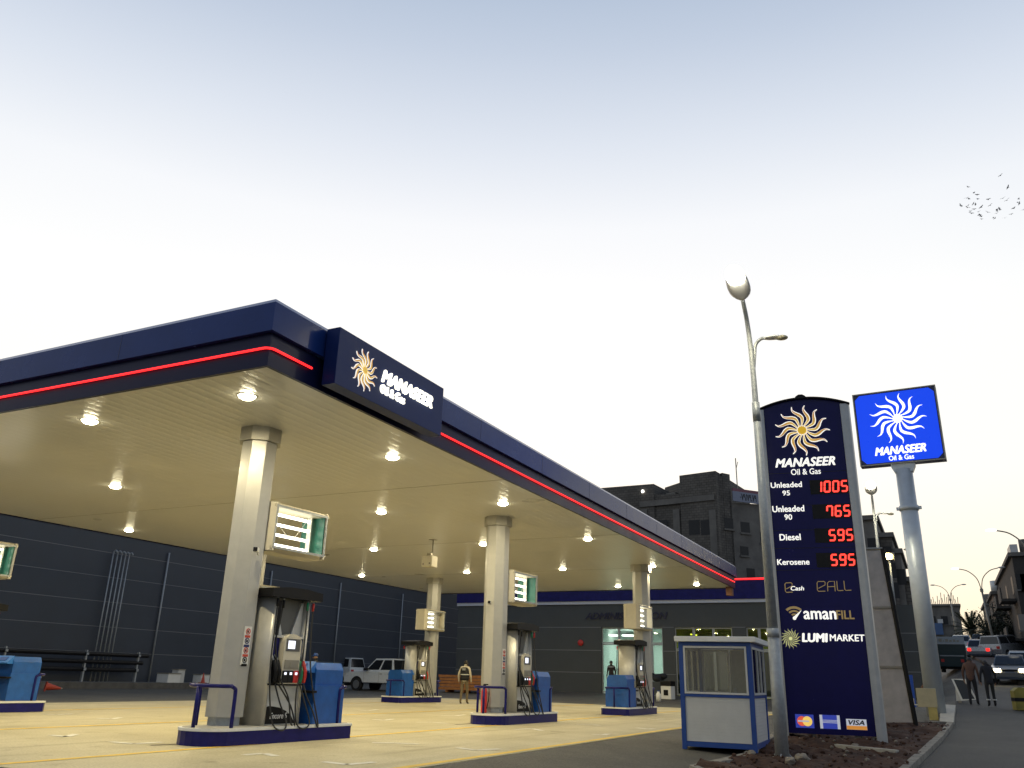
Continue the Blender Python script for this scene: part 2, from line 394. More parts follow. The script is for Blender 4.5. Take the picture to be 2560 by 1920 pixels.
# ================================================================== GROUND
def ground_material():
    m = bpy.data.materials.new('asphalt'); m.use_nodes = True; nt = m.node_tree; b = nt.nodes['Principled BSDF']
    tcn = nt.nodes.new('ShaderNodeTexCoord')
    def nz(sc, det=8, ro=0.7):
        n = nt.nodes.new('ShaderNodeTexNoise'); n.inputs['Scale'].default_value = sc; n.inputs['Detail'].default_value = det; n.inputs['Roughness'].default_value = ro
        nt.links.new(tcn.outputs['Object'], n.inputs['Vector']); return n
    a, c, d = nz(0.35), nz(28, 6, .75), nz(2.2)
    r1 = nt.nodes.new('ShaderNodeValToRGB'); e = r1.color_ramp.elements
    e[0].position = .32; e[0].color = (0.060, 0.057, 0.048, 1); e[1].position = .72; e[1].color = (0.135, 0.126, 0.10, 1)
    nt.links.new(a.outputs['Fac'], r1.inputs[0])
    r2 = nt.nodes.new('ShaderNodeValToRGB'); e = r2.color_ramp.elements
    e[0].position = .35; e[0].color = (0.5, 0.5, 0.5, 1); e[1].position = .75; e[1].color = (1.5, 1.5, 1.45, 1)
    nt.links.new(c.outputs['Fac'], r2.inputs[0])
    mx = nt.nodes.new('ShaderNodeMixRGB'); mx.blend_type = 'MULTIPLY'; mx.inputs[0].default_value = 1
    nt.links.new(r1.outputs[0], mx.inputs[1]); nt.links.new(r2.outputs[0], mx.inputs[2])
    r3 = nt.nodes.new('ShaderNodeValToRGB'); e = r3.color_ramp.elements   # dusty patches
    e[0].position = .58; e[0].color = (0, 0, 0, 1); e[1].position = .74; e[1].color = (1, 1, 1, 1)
    nt.links.new(d.outputs['Fac'], r3.inputs[0])
    mx2 = nt.nodes.new('ShaderNodeMixRGB'); mx2.inputs[2].default_value = (0.15, 0.135, 0.10, 1)
    ml = nt.nodes.new('ShaderNodeMath'); ml.operation = 'MULTIPLY'; ml.inputs[1].default_value = .55
    nt.links.new(r3.outputs[0], ml.inputs[0]); nt.links.new(ml.outputs[0], mx2.inputs[0]); nt.links.new(mx.outputs[0], mx2.inputs[1])
    nt.links.new(mx2.outputs[0], b.inputs['Base Color']); b.inputs['Roughness'].default_value = .75
    bp = nt.nodes.new('ShaderNodeBump'); bp.inputs['Strength'].default_value = .9; bp.inputs['Distance'].default_value = .03
    nt.links.new(c.outputs['Fac'], bp.inputs['Height']); nt.links.new(bp.outputs[0], b.inputs['Normal'])
    return m
def concrete_material():
    m = bpy.data.materials.new('forecourt_concrete'); m.use_nodes = True; nt = m.node_tree; b = nt.nodes['Principled BSDF']
    tcn = nt.nodes.new('ShaderNodeTexCoord')
    def nz(sc, det=8, ro=0.65):
        n = nt.nodes.new('ShaderNodeTexNoise'); n.inputs['Scale'].default_value = sc; n.inputs['Detail'].default_value = det; n.inputs['Roughness'].default_value = ro
        nt.links.new(tcn.outputs['Object'], n.inputs['Vector']); return n
    a, c = nz(.5), nz(30, 4)
    r1 = nt.nodes.new('ShaderNodeValToRGB'); e = r1.color_ramp.elements
    e[0].position = .3; e[0].color = (0.38, 0.33, 0.195, 1); e[1].position = .72; e[1].color = (0.54, 0.48, 0.31, 1)
    nt.links.new(a.outputs['Fac'], r1.inputs[0])
    r2 = nt.nodes.new('ShaderNodeValToRGB'); e = r2.color_ramp.elements
    e[0].position = .3; e[0].color = (.70, .70, .69, 1); e[1].position = .7; e[1].color = (1.16, 1.16, 1.14, 1)
    nt.links.new(c.outputs['Fac'], r2.inputs[0])
    mx = nt.nodes.new('ShaderNodeMixRGB'); mx.blend_type = 'MULTIPLY'; mx.inputs[0].default_value = 1
    nt.links.new(r1.outputs[0], mx.inputs[1]); nt.links.new(r2.outputs[0], mx.inputs[2])
    st = nz(1.6, 5, .6); r4 = nt.nodes.new('ShaderNodeValToRGB'); e = r4.color_ramp.elements
    e[0].position = .60; e[0].color = (1, 1, 1, 1); e[1].position = .78; e[1].color = (.50, .47, .42, 1)
    nt.links.new(st.outputs['Fac'], r4.inputs[0]); mx3 = nt.nodes.new('ShaderNodeMixRGB'); mx3.blend_type = 'MULTIPLY'; mx3.inputs[0].default_value = 1
    mpt = nt.nodes.new('ShaderNodeMapping'); mpt.inputs['Scale'].default_value = (1.3, .06, 1); nt.links.new(tcn.outputs['Object'], mpt.inputs[0])
    ty = nt.nodes.new('ShaderNodeTexNoise'); ty.inputs['Scale'].default_value = 2.2; ty.inputs['Detail'].default_value = 5; ty.inputs['Roughness'].default_value = .6; nt.links.new(mpt.outputs[0], ty.inputs['Vector'])
    r5 = nt.nodes.new('ShaderNodeValToRGB'); e = r5.color_ramp.elements; e[0].position = .54; e[0].color = (1, 1, 1, 1); e[1].position = .72; e[1].color = (.74, .73, .71, 1)
    nt.links.new(ty.outputs['Fac'], r5.inputs[0]); mx4 = nt.nodes.new('ShaderNodeMixRGB'); mx4.blend_type = 'MULTIPLY'; mx4.inputs[0].default_value = 1
    nt.links.new(mx.outputs[0], mx4.inputs[1]); nt.links.new(r5.outputs[0], mx4.inputs[2])
    nt.links.new(mx4.outputs[0], mx3.inputs[1]); nt.links.new(r4.outputs[0], mx3.inputs[2])
    nt.links.new(mx3.outputs[0], b.inputs['Base Color']); b.inputs['Roughness'].default_value = .62
    bp = nt.nodes.new('ShaderNodeBump'); bp.inputs['Strength'].default_value = .25; bp.inputs['Distance'].default_value = .01
    nt.links.new(c.outputs['Fac'], bp.inputs['Height']); nt.links.new(bp.outputs[0], b.inputs['Normal'])
    return m
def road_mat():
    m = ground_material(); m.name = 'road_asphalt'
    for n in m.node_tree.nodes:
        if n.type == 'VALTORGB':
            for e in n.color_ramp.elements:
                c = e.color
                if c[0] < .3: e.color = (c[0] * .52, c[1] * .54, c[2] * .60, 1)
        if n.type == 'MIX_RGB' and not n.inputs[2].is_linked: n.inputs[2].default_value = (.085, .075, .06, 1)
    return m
M_ASPH = ground_material(); M_SLAB = concrete_material()
mb = MB()
xs = [-600, -300, -120, -60, -40, -35, -24.5, -24, -15] + [-8, -6, -5, -4, -3, -2, -1, 0, 1, 2, 4, 7, 11, 20, 40, 80, 160, 400]
ys = [-60, -30, -10, 0, 4, 8, 12, 15, 18, 22, 25, 28, 30, 32, 34, 36, 38.8, 42, 45.3, 48, 54, 60, 68, 76, 83, 90, 105, 120, 160, 200, 300, 600]
vs = [(x, y, gz(x, y) - 0.012) for y in ys for x in xs]; n = len(xs)
fs = [(j * n + i, j * n + i + 1, (j + 1) * n + i + 1, (j + 1) * n + i) for j in range(len(ys) - 1) for i in range(n - 1)]
mb.add(vs, fs, 0, True)
structure(mb.build('ground', M_ASPH))
# road sheet just above the ground, its asphalt colour darkened for the weaker light
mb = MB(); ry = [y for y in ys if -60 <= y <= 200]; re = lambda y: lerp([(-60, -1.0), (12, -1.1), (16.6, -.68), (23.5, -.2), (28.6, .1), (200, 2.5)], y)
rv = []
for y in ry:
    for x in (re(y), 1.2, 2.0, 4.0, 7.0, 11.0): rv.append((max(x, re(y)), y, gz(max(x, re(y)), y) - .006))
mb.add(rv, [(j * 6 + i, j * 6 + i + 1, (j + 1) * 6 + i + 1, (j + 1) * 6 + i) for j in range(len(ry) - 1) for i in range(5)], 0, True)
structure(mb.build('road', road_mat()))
slab = MB().box(-24.3, -6.05, 6.6, 38.7, -0.3, 0.0).build('forecourt_slab', M_SLAB); structure(slab)
M_YEL = mat('yellow_road_paint', (0.66, 0.44, 0.035), 0.6, nz=0.2, ns=3)
M_WMARK = mat('white_road_paint', (0.66, 0.64, 0.55), 0.6, nz=0.2, ns=3)
def gline(mbx, pts, w, z):
    P = [Vector((p[0], p[1])) for p in pts]
    for a, b in zip(P, P[1:]):
        d = (b - a).normalized(); nn = Vector((-d.y, d.x)) * w / 2
        mbx.add([(*(a + nn), z), (*(a - nn), z), (*(b - nn), z), (*(b + nn), z)], [(0, 1, 2, 3)])
for nm, pts in (('a', [(-9.86, 6.7), (-9.55, 38.6)]), ('b', [(-14.9, 6.7), (-14.75, 38.6)]), ('c', [(-20.4, 6.7), (-20.2, 38.6)]), ('d', [(-6.2, 6.7), (-6.12, 38.6)])):
    q = MB(); gline(q, pts, 0.14, 0.004); q.build('yellow_line', M_YEL, slab)
for px in ([(808, 1905), (868, 1912), (936, 1906)], [(608, 1888), (660, 1884), (690, 1891)], [(277, 1855), (335, 1860), (404, 1856)],
           [(124, 1838), (165, 1842), (190, 1836)], [(105, 1786), (140, 1787), (183, 1785)], [(244, 1796), (280, 1798), (302, 1794)],
           [(930, 1857), (985, 1858), (1047, 1861)], [(1144, 1870), (1190, 1876), (1250, 1873)], [(895, 1775), (920, 1777), (945, 1774)],
           [(933, 1799), (960, 1801), (982, 1798)], [(1041, 1806), (1080, 1806), (1120, 1809)], [(1103, 1789), (1140, 1790), (1162, 1787)],
           [(1285, 1824), (1330, 1822), (1355, 1827)], [(1440, 1811), (1480, 1812), (1500, 1814)], [(1480, 1836), (1508, 1838), (1520, 1835)],
           [(1592, 1820), (1620, 1823), (1636, 1822)], [(1618, 1797), (1640, 1799), (1660, 1798)]):
    q = MB(); gline(q, [atz(*p, 0)[:2] for p in px], 0.13, 0.005); q.build('arrow_mark', M_WMARK, slab)

M_DARKSTRIP = mat('dark_patch', (.07, .055, .035), .8, nz=.4, ns=6)  # thin dark strips laid on the slab ahead of the islands
for pa, pb_ in (((375, 1864), (440, 1861)), ((1138, 1812), (1180, 1809)), ((1488, 1787.5), (1516, 1786.5)), ((1376, 1829), (1412, 1831)), ((1060, 1758), (1082, 1757.5))):
    q = MB(); gline(q, [atz(*pa, 0)[:2], atz(*pb_, 0)[:2]], .07, .006); q.build('dark_strip', M_DARKSTRIP, slab)

# the strip of pavement and its kerb in front of the dark warehouse
side = MB(); side.box(-46, -35.05, -5, 75, -0.2, 0.36); structure(side.build('pavement', mat('worn_pavement', (0.16, 0.155, 0.14), 0.8, nz=0.25, ns=2)))
side = MB(); side.box(-35.04, -34.8, -5, 70, -0.1, 0.372); structure(side.build('kerb', mat('dirty_kerb', (.10, .095, .085), .85, nz=.3, ns=3)))

# ================================================================== CANOPY
CX0, CX1, CY0, CY1, CZ = -23.8, -7.95, 8.14, 38.6, 5.15
def soffit_material():
    m = bpy.data.materials.new('ribbed_white_soffit'); m.use_nodes = True; nt = m.node_tree; b = nt.nodes['Principled BSDF']
    b.inputs['Base Color'].default_value = (0.60, 0.59, 0.55, 1); b.inputs['Roughness'].default_value = 0.30; b.inputs['Specular IOR Level'].default_value = 0.6
    tcn = nt.nodes.new('ShaderNodeTexCoord'); w = nt.nodes.new('ShaderNodeTexWave'); w.wave_type = 'BANDS'; w.bands_direction = 'X'; w.wave_profile = 'SIN'
    w.inputs['Scale'].default_value = 1.35; w.inputs['Distortion'].default_value = 0
    nt.links.new(tcn.outputs['Object'], w.inputs['Vector'])
    pw = nt.nodes.new('ShaderNodeMath'); pw.operation = 'POWER'; pw.inputs[1].default_value = 3
    nt.links.new(w.outputs['Fac'], pw.inputs[0])
    bp = nt.nodes.new('ShaderNodeBump'); bp.inputs['Strength'].default_value = .28; bp.inputs['Distance'].default_value = .012; bp.invert = True
    nt.links.new(pw.outputs[0], bp.inputs['Height']); nt.links.new(bp.outputs[0], b.inputs['Normal'])
    n = nt.nodes.new('ShaderNodeTexNoise'); n.inputs['Scale'].default_value = .6; nt.links.new(tcn.outputs['Object'], n.inputs['Vector'])
    rr = nt.nodes.new('ShaderNodeMapRange'); rr.inputs[3].default_value = .22; rr.inputs[4].default_value = .42
    nt.links.new(n.outputs['Fac'], rr.inputs[0]); nt.links.new(rr.outputs[0], b.inputs['Roughness'])
    return m
can = thing('canopy', 'wide flat station canopy with navy fascia and glowing red strip over the pumps', 'canopy', ((CX0 + CX1) / 2, (CY0 + CY1) / 2, 0))
ox, oy = (CX0 + CX1) / 2, (CY0 + CY1) / 2
hx, hy = (CX1 - CX0) / 2, (CY1 - CY0) / 2
MB().box(-hx + .06, hx - .06, -hy + .06, hy - .06, CZ, CZ + .05).build('soffit', soffit_material(), can)
for y in (CY0 + 7.6, CY0 + 15.2, CY0 + 22.8): MB().box(-hx + .07, hx - .07, y - oy - .012, y - oy + .012, CZ - .004, CZ - .0005).build('soffit_seam', M_COLDK, can)
MB().box(-hx + .3, hx - .3, -hy + .3, hy - .3, CZ + .75, CZ + .80).build('roof', mat('roof_sheet', (0.3, 0.3, 0.3), .6, nz=.1), can)
def frame_ring(prof, name, m):     # prof: (outset, z) closed section swept round the rectangle
    mbx = MB(); secs = []
    for sx, sy in ((1, -1), (1, 1), (-1, 1), (-1, -1), (1, -1)):
        secs.append([(sx * (hx + o_), sy * (hy + o_), z) for o_, z in prof])
    mbx.loft(secs, 0, False, False); return mbx.build(name, m, can)
frame_ring([(0.0, CZ - .035), (0.0, 5.61), (-.06, 5.61), (-.06, CZ - .035)], 'fascia_base', M_DARKBAND)
frame_ring([(0.08, 5.615), (0.08, 6.05), (-.02, 6.15), (-.08, 6.15), (-.08, 5.615)], 'fascia_band', M_FASCIA)
# the red tube: left of the sign box right round, and on beyond the sign box
rz_ = 5.375; o_ = .035
def rc(x, y): return (x - ox, y - oy, rz_)
X1, X0, Y0, Y1 = CX1 + o_, CX0 - o_, CY0 - o_, CY1 + o_
corner = [rc(X1 - .12 + .12 * math.sin(a), Y0 + .12 - .12 * math.cos(a)) for a in [R(k * 15) for k in range(7)]]
MB().tube([rc(X0, Y0 + 8), rc(X0, Y0)] + [rc(X0 + .05, Y0)] + corner + [rc(X1, 9.02)], .018, 8).build('red_strip', M_RED, can)
MB().tube([rc(X1, 12.42), rc(X1, Y1 - .25)], .018, 8).build('red_strip', M_RED, can)
# panel joints on the fascia band
M_JOINT = mat('joint_dark', (0.02, 0.03, 0.09), .5)
for y in [CY0 + k * 3.05 for k in range(2, 11)]: MB().box(hx + .078, hx + .0825, y - oy - .005, y - oy + .005, 5.62, 6.05).build('panel_joint', M_JOINT, can)
for x in [CX1 - k * 3.05 for k in range(1, 6)]: MB().box(x - ox - .005, x - ox + .005, -hy - .0825, -hy - .078, 5.62, 6.05).build('panel_joint', M_JOINT, can)
MB().box(hx - .32, hx - .05, hy - .5, hy - .2, CZ - .38, CZ - .002).build('drain_box', mat('rust_brown', (0.16, 0.07, 0.04), .7, nz=.2), can)

# sign box on the canopy fascia
sb = thing('canopy_sign', 'navy sign box with golden sun emblem and lit white letters on the canopy edge', 'sign', (-7.59, 10.72, 5.15), R(90))
MB().box(-1.54, 1.54, 0, .245, 0.0, .91, b=.006).build('sign_box', mat('sign_box_blue', (0.011, 0.028, 0.125), .42, nz=.06, ns=2, spec=.12), sb)
emblem(13, 9.86 - 10.72, .435, .335, -.003, sb, M_GRAD, M_SIGNW)
text_part('MANASEER', 'brand_lettering', M_SIGNWB, sb, 10.33 - 10.72, 11.86 - 10.72, .405, .62, -.003, .03, 0.28, 0.03)
text_part('Oil & Gas', 'small_lettering', M_SIGNWB, sb, 10.31 - 10.72, 11.0 - 10.72, .215, .36, -.003, .03, 0, 0.025)

# downlights in the soffit
LX = [-9.27, -12.9, -17.2, -22.5]; LY = [9.15, 13.2, 18.05, 23.8, 30.4, 36.9]
dl = thing('downlight', '', 'light', (0, 0, CZ), 0, 'downlights recessed in the canopy ceiling')
MB().lathe([(.16, .0), (.16, -.008), (.132, -.011), (.132, .0)], 24).build('trim_ring', M_WHITE, dl)
MB().lathe([(.131, -.006), (.12, -.03), (.08, -.055), (.001, -.063)], 24).build('lens', M_LENS, dl)
ordn = ['first', 'second', 'third', 'fourth', 'fifth', 'sixth']; rown = ['street-side row', 'second row from the street', 'third row from the street', 'row nearest the warehouse']
first = True
LAMPE = 103
for i, x in enumerate(LX):
    for k, y in enumerate(LY):
        lab = f'round ceiling downlight, {ordn[k]} from the near end, {rown[i]}'
        if first: d_ = dl; d_.location = (x, y, CZ); d_['label'] = lab; first = False
        else: d_ = copy_tree(dl, None, (x, y, CZ), None, lab)
for x in LX:
    for y in LY: lamp('downlight_beam', 'AREA', (x, y, CZ - .075), LAMPE, (1.0, .86, .54), .28)

# ================================================================== PUMP ISLANDS
ISL_H = .25
islands = [  # x, y, rot deg, flipped, where
    (-10.24, 11.30, -4.0, False, 'front'), (-10.08, 20.30, -3.0, False, 'middle'), (-9.86, 29.70, -2.0, True, 'far'),
    (-20.40, 12.60, -3.0, False, 'left edge'), (-20.30, 22.25, -3.0, False, 'hidden'), (-20.05, 31.70, -4.0, True, 'rear')]
IW, IL, ILN = .50, 1.75, 1.38
def isl_poly(ins=0.0):
    w = IW - ins; pts = []
    for k in range(13):
        a = math.pi + math.pi * k / 12; pts.append((w * math.cos(a), -ILN + IW + (IW - ins) * math.sin(a)))
    pts += [(w, IL + .04 - ins), (w - .08, IL + .12 - ins), (-w + .08, IL + .12 - ins), (-w, IL + .04 - ins)]
    return pts
def Oct(rad, r8=R(22.5)): return [(rad * math.cos(r8 + k * R(45)), rad * math.sin(r8 + k * R(45))) for k in range(8)]
P = {}
# island kerb
t = thing('pump_island', '', 'pump island', group='navy kerbed pump islands'); P['island'] = t
MB().prism(isl_poly(), -.02, ISL_H - .044).build('kerb_body', M_NAVY, t)
MB().prism(isl_poly(-.012), ISL_H - .044, ISL_H - .004).build('white_edge', M_WHITE, t)
MB().prism(isl_poly(.045), ISL_H - .01, ISL_H).build('top_slab', M_CONC, t)
# column
t = thing('canopy_column', '', 'column', group='octagonal canopy columns'); P['column'] = t
MB().prism(Oct(.312), .13, CZ - ISL_H - .255).build('shaft', M_COLUMN, t)
MB().prism(Oct(.26), 0, .13).build('foot', M_STEEL, t)
MB().prism(Oct(.375), CZ - ISL_H - .25, CZ - ISL_H - .002).build('collar', mat('collar_metal', (.40, .385, .34), .4, metal=.3, nz=.08), t)
nb = MB(); nb.box(.291, .297, -.075, .075, .92, 1.52, 0)
for k, mi in enumerate((1, 2, 1, 3)):
    z = 1.44 - k * .148
    nb.tube([(.3, .043 * math.cos(a), z + .043 * math.sin(a)) for a in [R(q_ * 30) for q_ in range(13)]], .007, 5, mi, False)
    nb.tube([(.3, -.028, z + .028), (.3, .028, z - .028)], .006, 5, mi)
    nb.box(.297, .3, -.018, .016, z - .02, z + .016, 3)
    nb.box(.297, .3, -.058, .058, z - .098, z - .06, (1, 2, 1, 3)[k])
nb.build('safety_notice', [M_WHITE, mat('notice_red', (.55, .07, .04), .5), mat('notice_navy', (.02, .03, .14), .5), M_BLACK], t)
# handrails: nose end and square end
def rail(name, y0, y1, sg):
    t = thing(name, '', 'handrail', group='blue tube handrails at the island ends'); H = .60; w = .40
    loop = [(w, y0 - sg * .0, H)]
    arc = [(w * math.cos(a), y1 + sg * (.30 * math.sin(a)), H) for a in [R(k * 15) for k in range(13)]]
    MB().tube(smoothpath([(w, y0, -.0), (w, y0, H - .10), (w, y0 + sg * .03, H - .03), (w, y0 + sg * .10, H)], 4) + arc + smoothpath([(-w, y0 + sg * .10, H), (-w, y0 + sg * .03, H - .03), (-w, y0, H - .10), (-w, y0, 0)], 4), .03, 8).build('bent_tube', M_NAVY, t)
    MB().cyl((0, y1 + sg * .30, 0), (0, y1 + sg * .30, H), .03).build('post', M_NAVY, t)
    return t
P['rail'] = rail('guard_rail', -.88, -.96, -1)
P['rail_end'] = rail('guard_rail', 1.52, 1.58, 1)
# bin
t = thing('waste_bin', '', 'bin', group='blue waste bins on the pump islands'); P['bin'] = t
bd = MB(); bd.prism([(-.36, .62), (.36, .62), (.36, .88), (.29, 1.0), (-.29, 1.0), (-.36, .88)], -.24, .46, 'xz')
bd.prism([(-.40, 0), (.40, 0), (.40, .62), (-.40, .62)], -.28, .48, 'xz'); bd.build('body', M_BLUE, t)
MB().prism([(-.235, 1.015), (-.38, .86), (-.38, .83), (-.235, .83)], -.33, .33, 'yz').build('chute_hood', mat('lighter_blue_plastic', (.02, .15, .50), .4), t)
MB().prism([(-.268, .982), (-.342, .902), (-.348, .908), (-.275, .988)], -.17, .17, 'yz').build('chute_flap', M_BLUE2, t)
MB().box(-.46, .46, -.40, -.28, .50, .54, b=.01).build('wash_tray', M_BLACK, t)
# dispenser
t = thing('fuel_dispenser', '', 'fuel pump', group='fuel dispensers on the islands'); P['disp'] = t
MB().box(-.27, .27, -.40, .40, 0, .64, b=.01).build('lower_cabinet', M_SILVER, t)
for sg in (-1, 1):
    pl = [(-.30, sg * .36)] + [(x, sg * (.40 + .10 * math.cos(math.pi * x / .64))) for x in [-.30 + .05 * k for k in range(13)]] + [(.30, sg * .36)]
    MB().prism(pl, 0, 2.02, smooth=True).build('side_panel', M_GREYMETAL, t)
MB().box(-.17, .17, -.36, .36, .64, 2.02).build('core', mat('dark_grey_panel', (.12, .12, .11), .45, nz=.1), t)
hd = MB(); hd.prism([(-.60, 2.02), (.60, 2.02), (.60, 2.16), (.2, 2.20), (-.2, 2.20), (-.60, 2.16)], -.40, .40, 'yz'); hd.build('hood', M_BLACK, t)
def face(sg):
    T = Matrix.Scale(1, 4) if sg > 0 else Matrix.Rotation(math.pi, 4, 'Z')
    def B(name, mbx, m, par=t): return mbx.build(name, m, par, T if par is t else None)
    B('valance', MB().prism([(-.34, 1.98), (-.30, 1.98), (-.10, 1.42), (-.34, 1.42)], .17, .20, 'yz').prism([(.34, 1.98), (.30, 1.98), (.10, 1.42), (.34, 1.42)], .17, .20, 'yz'), M_SILVER)
    B('hose_channel', MB().box(.175, .24, -.36, -.22, .75, 1.98), M_BLACK)
    hp = [(-.18, .64), (.22, .64), (.22, 1.30)] + [(.02 + .20 * math.cos(a), 1.30 + .14 * math.sin(a)) for a in [R(k * 18) for k in range(1, 10)]] + [(-.18, 1.30)]
    h = MB().prism(hp, .17, .37, 'yz', smooth=False); hm = B('display_head', h, M_OFFWHITE)
    def K(name, mbx, m): return mbx.build(name, m, hm)
    K('display_bezel', MB().box(.37, .376, -.14, .18, 1.16, 1.36), mat('bezel_grey', (.10, .10, .10), .4))
    K('screen', MB().box(.376, .38, -.10, .06, 1.20, 1.33), M_SCREEN)
    K('card_reader', MB().box(.37, .385, -.14, .18, .88, 1.02).box(.385, .395, -.02, .10, .90, .98), mat('reader_grey', (.22, .21, .18), .45))
    for k, m_ in enumerate((M_BLACK, M_BLACK, M_REDP)):
        gb = K('grade_button', MB().box(.37, .39, -.165 + k * .125, -.05 + k * .125, .66, .85), m_)
        MB().box(.39, .394, -.135 + k * .125, -.085 + k * .125, .785, .825).build('button_light', M_SCREEN, gb)
    B('blue_panel', MB().box(.17, .25, -.36, -.19, 1.06, 1.37), M_NAVY); B('blue_panel', MB().box(.17, .25, .23, .36, 1.06, 1.37), M_NAVY)
    B('cross_bar', MB().box(.17, .29, -.36, .36, 1.375, 1.41), M_SILVER)
    B('holster', MB().box(.17, .27, -.37, -.19, .64, 1.04), M_BLACK); B('holster', MB().box(.17, .27, .23, .37, .64, 1.04), M_BLACK)
    B('black_ledge', MB().box(.17, .31, -.40, .40, .615, .645), M_BLACK)
    ap = [(-.38, .02), (-.38, .27), (-.30, .295), (-.20, .29), (-.05, .27), (.10, .22), (.24, .14), (.34, .02)]
    B('white_arch_panel', MB().prism([(-.39, .015), (-.39, .30), (-.28, .36), (-.10, .385), (.39, .36), (.39, .015)], .27, .274, 'yz'), mat('arch_white', (.60, .60, .58), .4))
    ar = B('black_arch_panel', MB().prism(ap, .274, .279, 'yz'), M_BLACK)
    tx = text_part('Encore S', 'arch_lettering', M_SIGNW0, None, -.24, .14, .10, .19, 0, .002, .15, .02)
    tx.parent = ar; tx.matrix_local = Matrix(((0, -1, 0, .2805), (1, 0, 0, 0), (0, 0, 1, 0), (0, 0, 0, 1)))
    noz = [(-.32, M_BLACK, M_BLACK), (-.24, M_BLACK, M_BLACK), (.27, M_GREEN, M_GREEN), (.36, M_REDP, M_REDP)]
    for y, m1, m2 in noz:
        nb = B('nozzle', MB().tube(smoothpath([(.36, y, .66), (.38, y, .80), (.34, y, .93), (.30, y, 1.0)], 4), .034, 8).tube([(.33, y, .70), (.40, y, .72), (.41, y, .85), (.37, y, .90)], .012, 6), m1)
        MB().tube(smoothpath([(.30, y, 1.0), (.285, y - .01, 1.05), (.25, y - .02, 1.10)], 4), .016, 8).build('spout', M_STEEL, nb)
    hoses = [[(.34, -.42, 2.0), (.36, -.44, 1.5), (.42, -.50, .95), (.50, -.50, .40), (.55, -.42, .03), (.57, -.22, -.06), (.52, -.10, .05), (.42, -.20, .36), (.37, -.30, .64)],
             [(.34, -.28, 1.98), (.32, -.30, 1.6), (.30, -.32, 1.25), (.38, -.22, .75), (.46, -.05, .42), (.50, .02, .05), (.52, .10, .00), (.46, .02, .30), (.37, -.23, .64)],
             [(.34, .30, 1.98), (.36, .29, 1.5), (.40, .24, .95), (.44, .14, .50), (.52, .12, .06), (.56, .26, -.05), (.54, .42, .04), (.46, .34, .35), (.37, .27, .64)],
             [(.34, .44, 1.98), (.36, .44, 1.4), (.40, .44, 1.0), (.46, .52, .50), (.52, .64, .04), (.55, .60, -.02), (.50, .52, .20), (.43, .40, .45), (.37, .36, .64)]]
    for k, hpts in enumerate(hoses):
        hb = B('hose', MB().tube(smoothpath(hpts, 5), .0135, 6), M_RUBBER)
        MB().cyl(hpts[0], Vector(hpts[0]) - Vector((0, 0, .13)), .022).cyl(Vector(hpts[0]) + Vector((0, 0, .03)), hpts[0], .014, mi=1).build('hose_collar', [(M_BLACK, M_BLACK, M_GREEN, M_REDP)[k], M_STEEL], hb)
M_SIGNW0 = mat('printed_white', (.7, .7, .68), .5)
face(1); face(-1)
# light box with open faces
t = thing('light_box', '', 'light box', group='open light boxes on the canopy columns'); P['lbox'] = t
bx = MB(); Ly, Hz, D = .70, .43, .30
for sgz in (-1, 1):
    bx.prism([(-D, sgz * (Hz - .05)), (-D + .11, sgz * Hz), (D - .11, sgz * Hz), (D, sgz * (Hz - .05)), (D, sgz * (Hz - .085)), (-D, sgz * (Hz - .085))], -Ly + .02, Ly - .02, 'xz')
for sgy in (-1, 1):
    bx.prism([(-D, sgy * (Ly - .05)), (-D + .11, sgy * (Ly + .03)), (D - .11, sgy * (Ly + .03)), (D, sgy * (Ly - .05)), (D, sgy * (Ly - .09)), (-D, sgy * (Ly - .09))], -Hz + .01, Hz - .01, 'xy')
bx.build('cabinet', M_OFFWHITE, t)
for sg in (-1, 1):
    fr = MB(); x = sg * (D + .004)
    for (y0, y1, z0, z1) in ((-Ly + .05, Ly - .05, Hz - .09, Hz - .05), (-Ly + .05, Ly - .05, -Hz + .05, -Hz + .09), (-Ly + .05, -Ly + .09, -Hz + .09, Hz - .09), (Ly - .09, Ly - .05, -Hz + .09, Hz - .09)):
        fr.box(min(x, x - sg * .02), max(x, x - sg * .02), y0, y1, z0, z1)
    fr.build('face_frame', M_STEEL, t)
for k in range(4):
    z = -.27 + k * .18
    MB().cyl((.0, -Ly + .10, z), (.0, Ly - .22, z), .026, n=10).build('tube_lamp', M_TUBE, t)
MB().box(-D + .02, D - .02, Ly - .115, Ly - .092, -Hz + .087, Hz - .087).build('teal_panel', M_TEAL, t)
MB().box(-.05, .05, Ly - .215, Ly - .195, -Hz + .086, Hz - .086).build('lamp_holder', M_WHITE, t); MB().box(-.03, .03, -Ly + .092, -Ly + .115, -Hz + .086, Hz - .086).build('lamp_holder', M_WHITE, t)
MB().tube(smoothpath([(.10, -Ly + .12, .30), (.13, -.35, .02), (.14, -.05, -.12), (.12, .2, .12), (.10, Ly - .38, .28)], 5), .006, 5).build('loose_wire', M_WHITE, t)
MB().box(-.10, .10, -Ly - .18, -Ly + .0, -.12, .12).build('bracket', M_COLUMN, t)

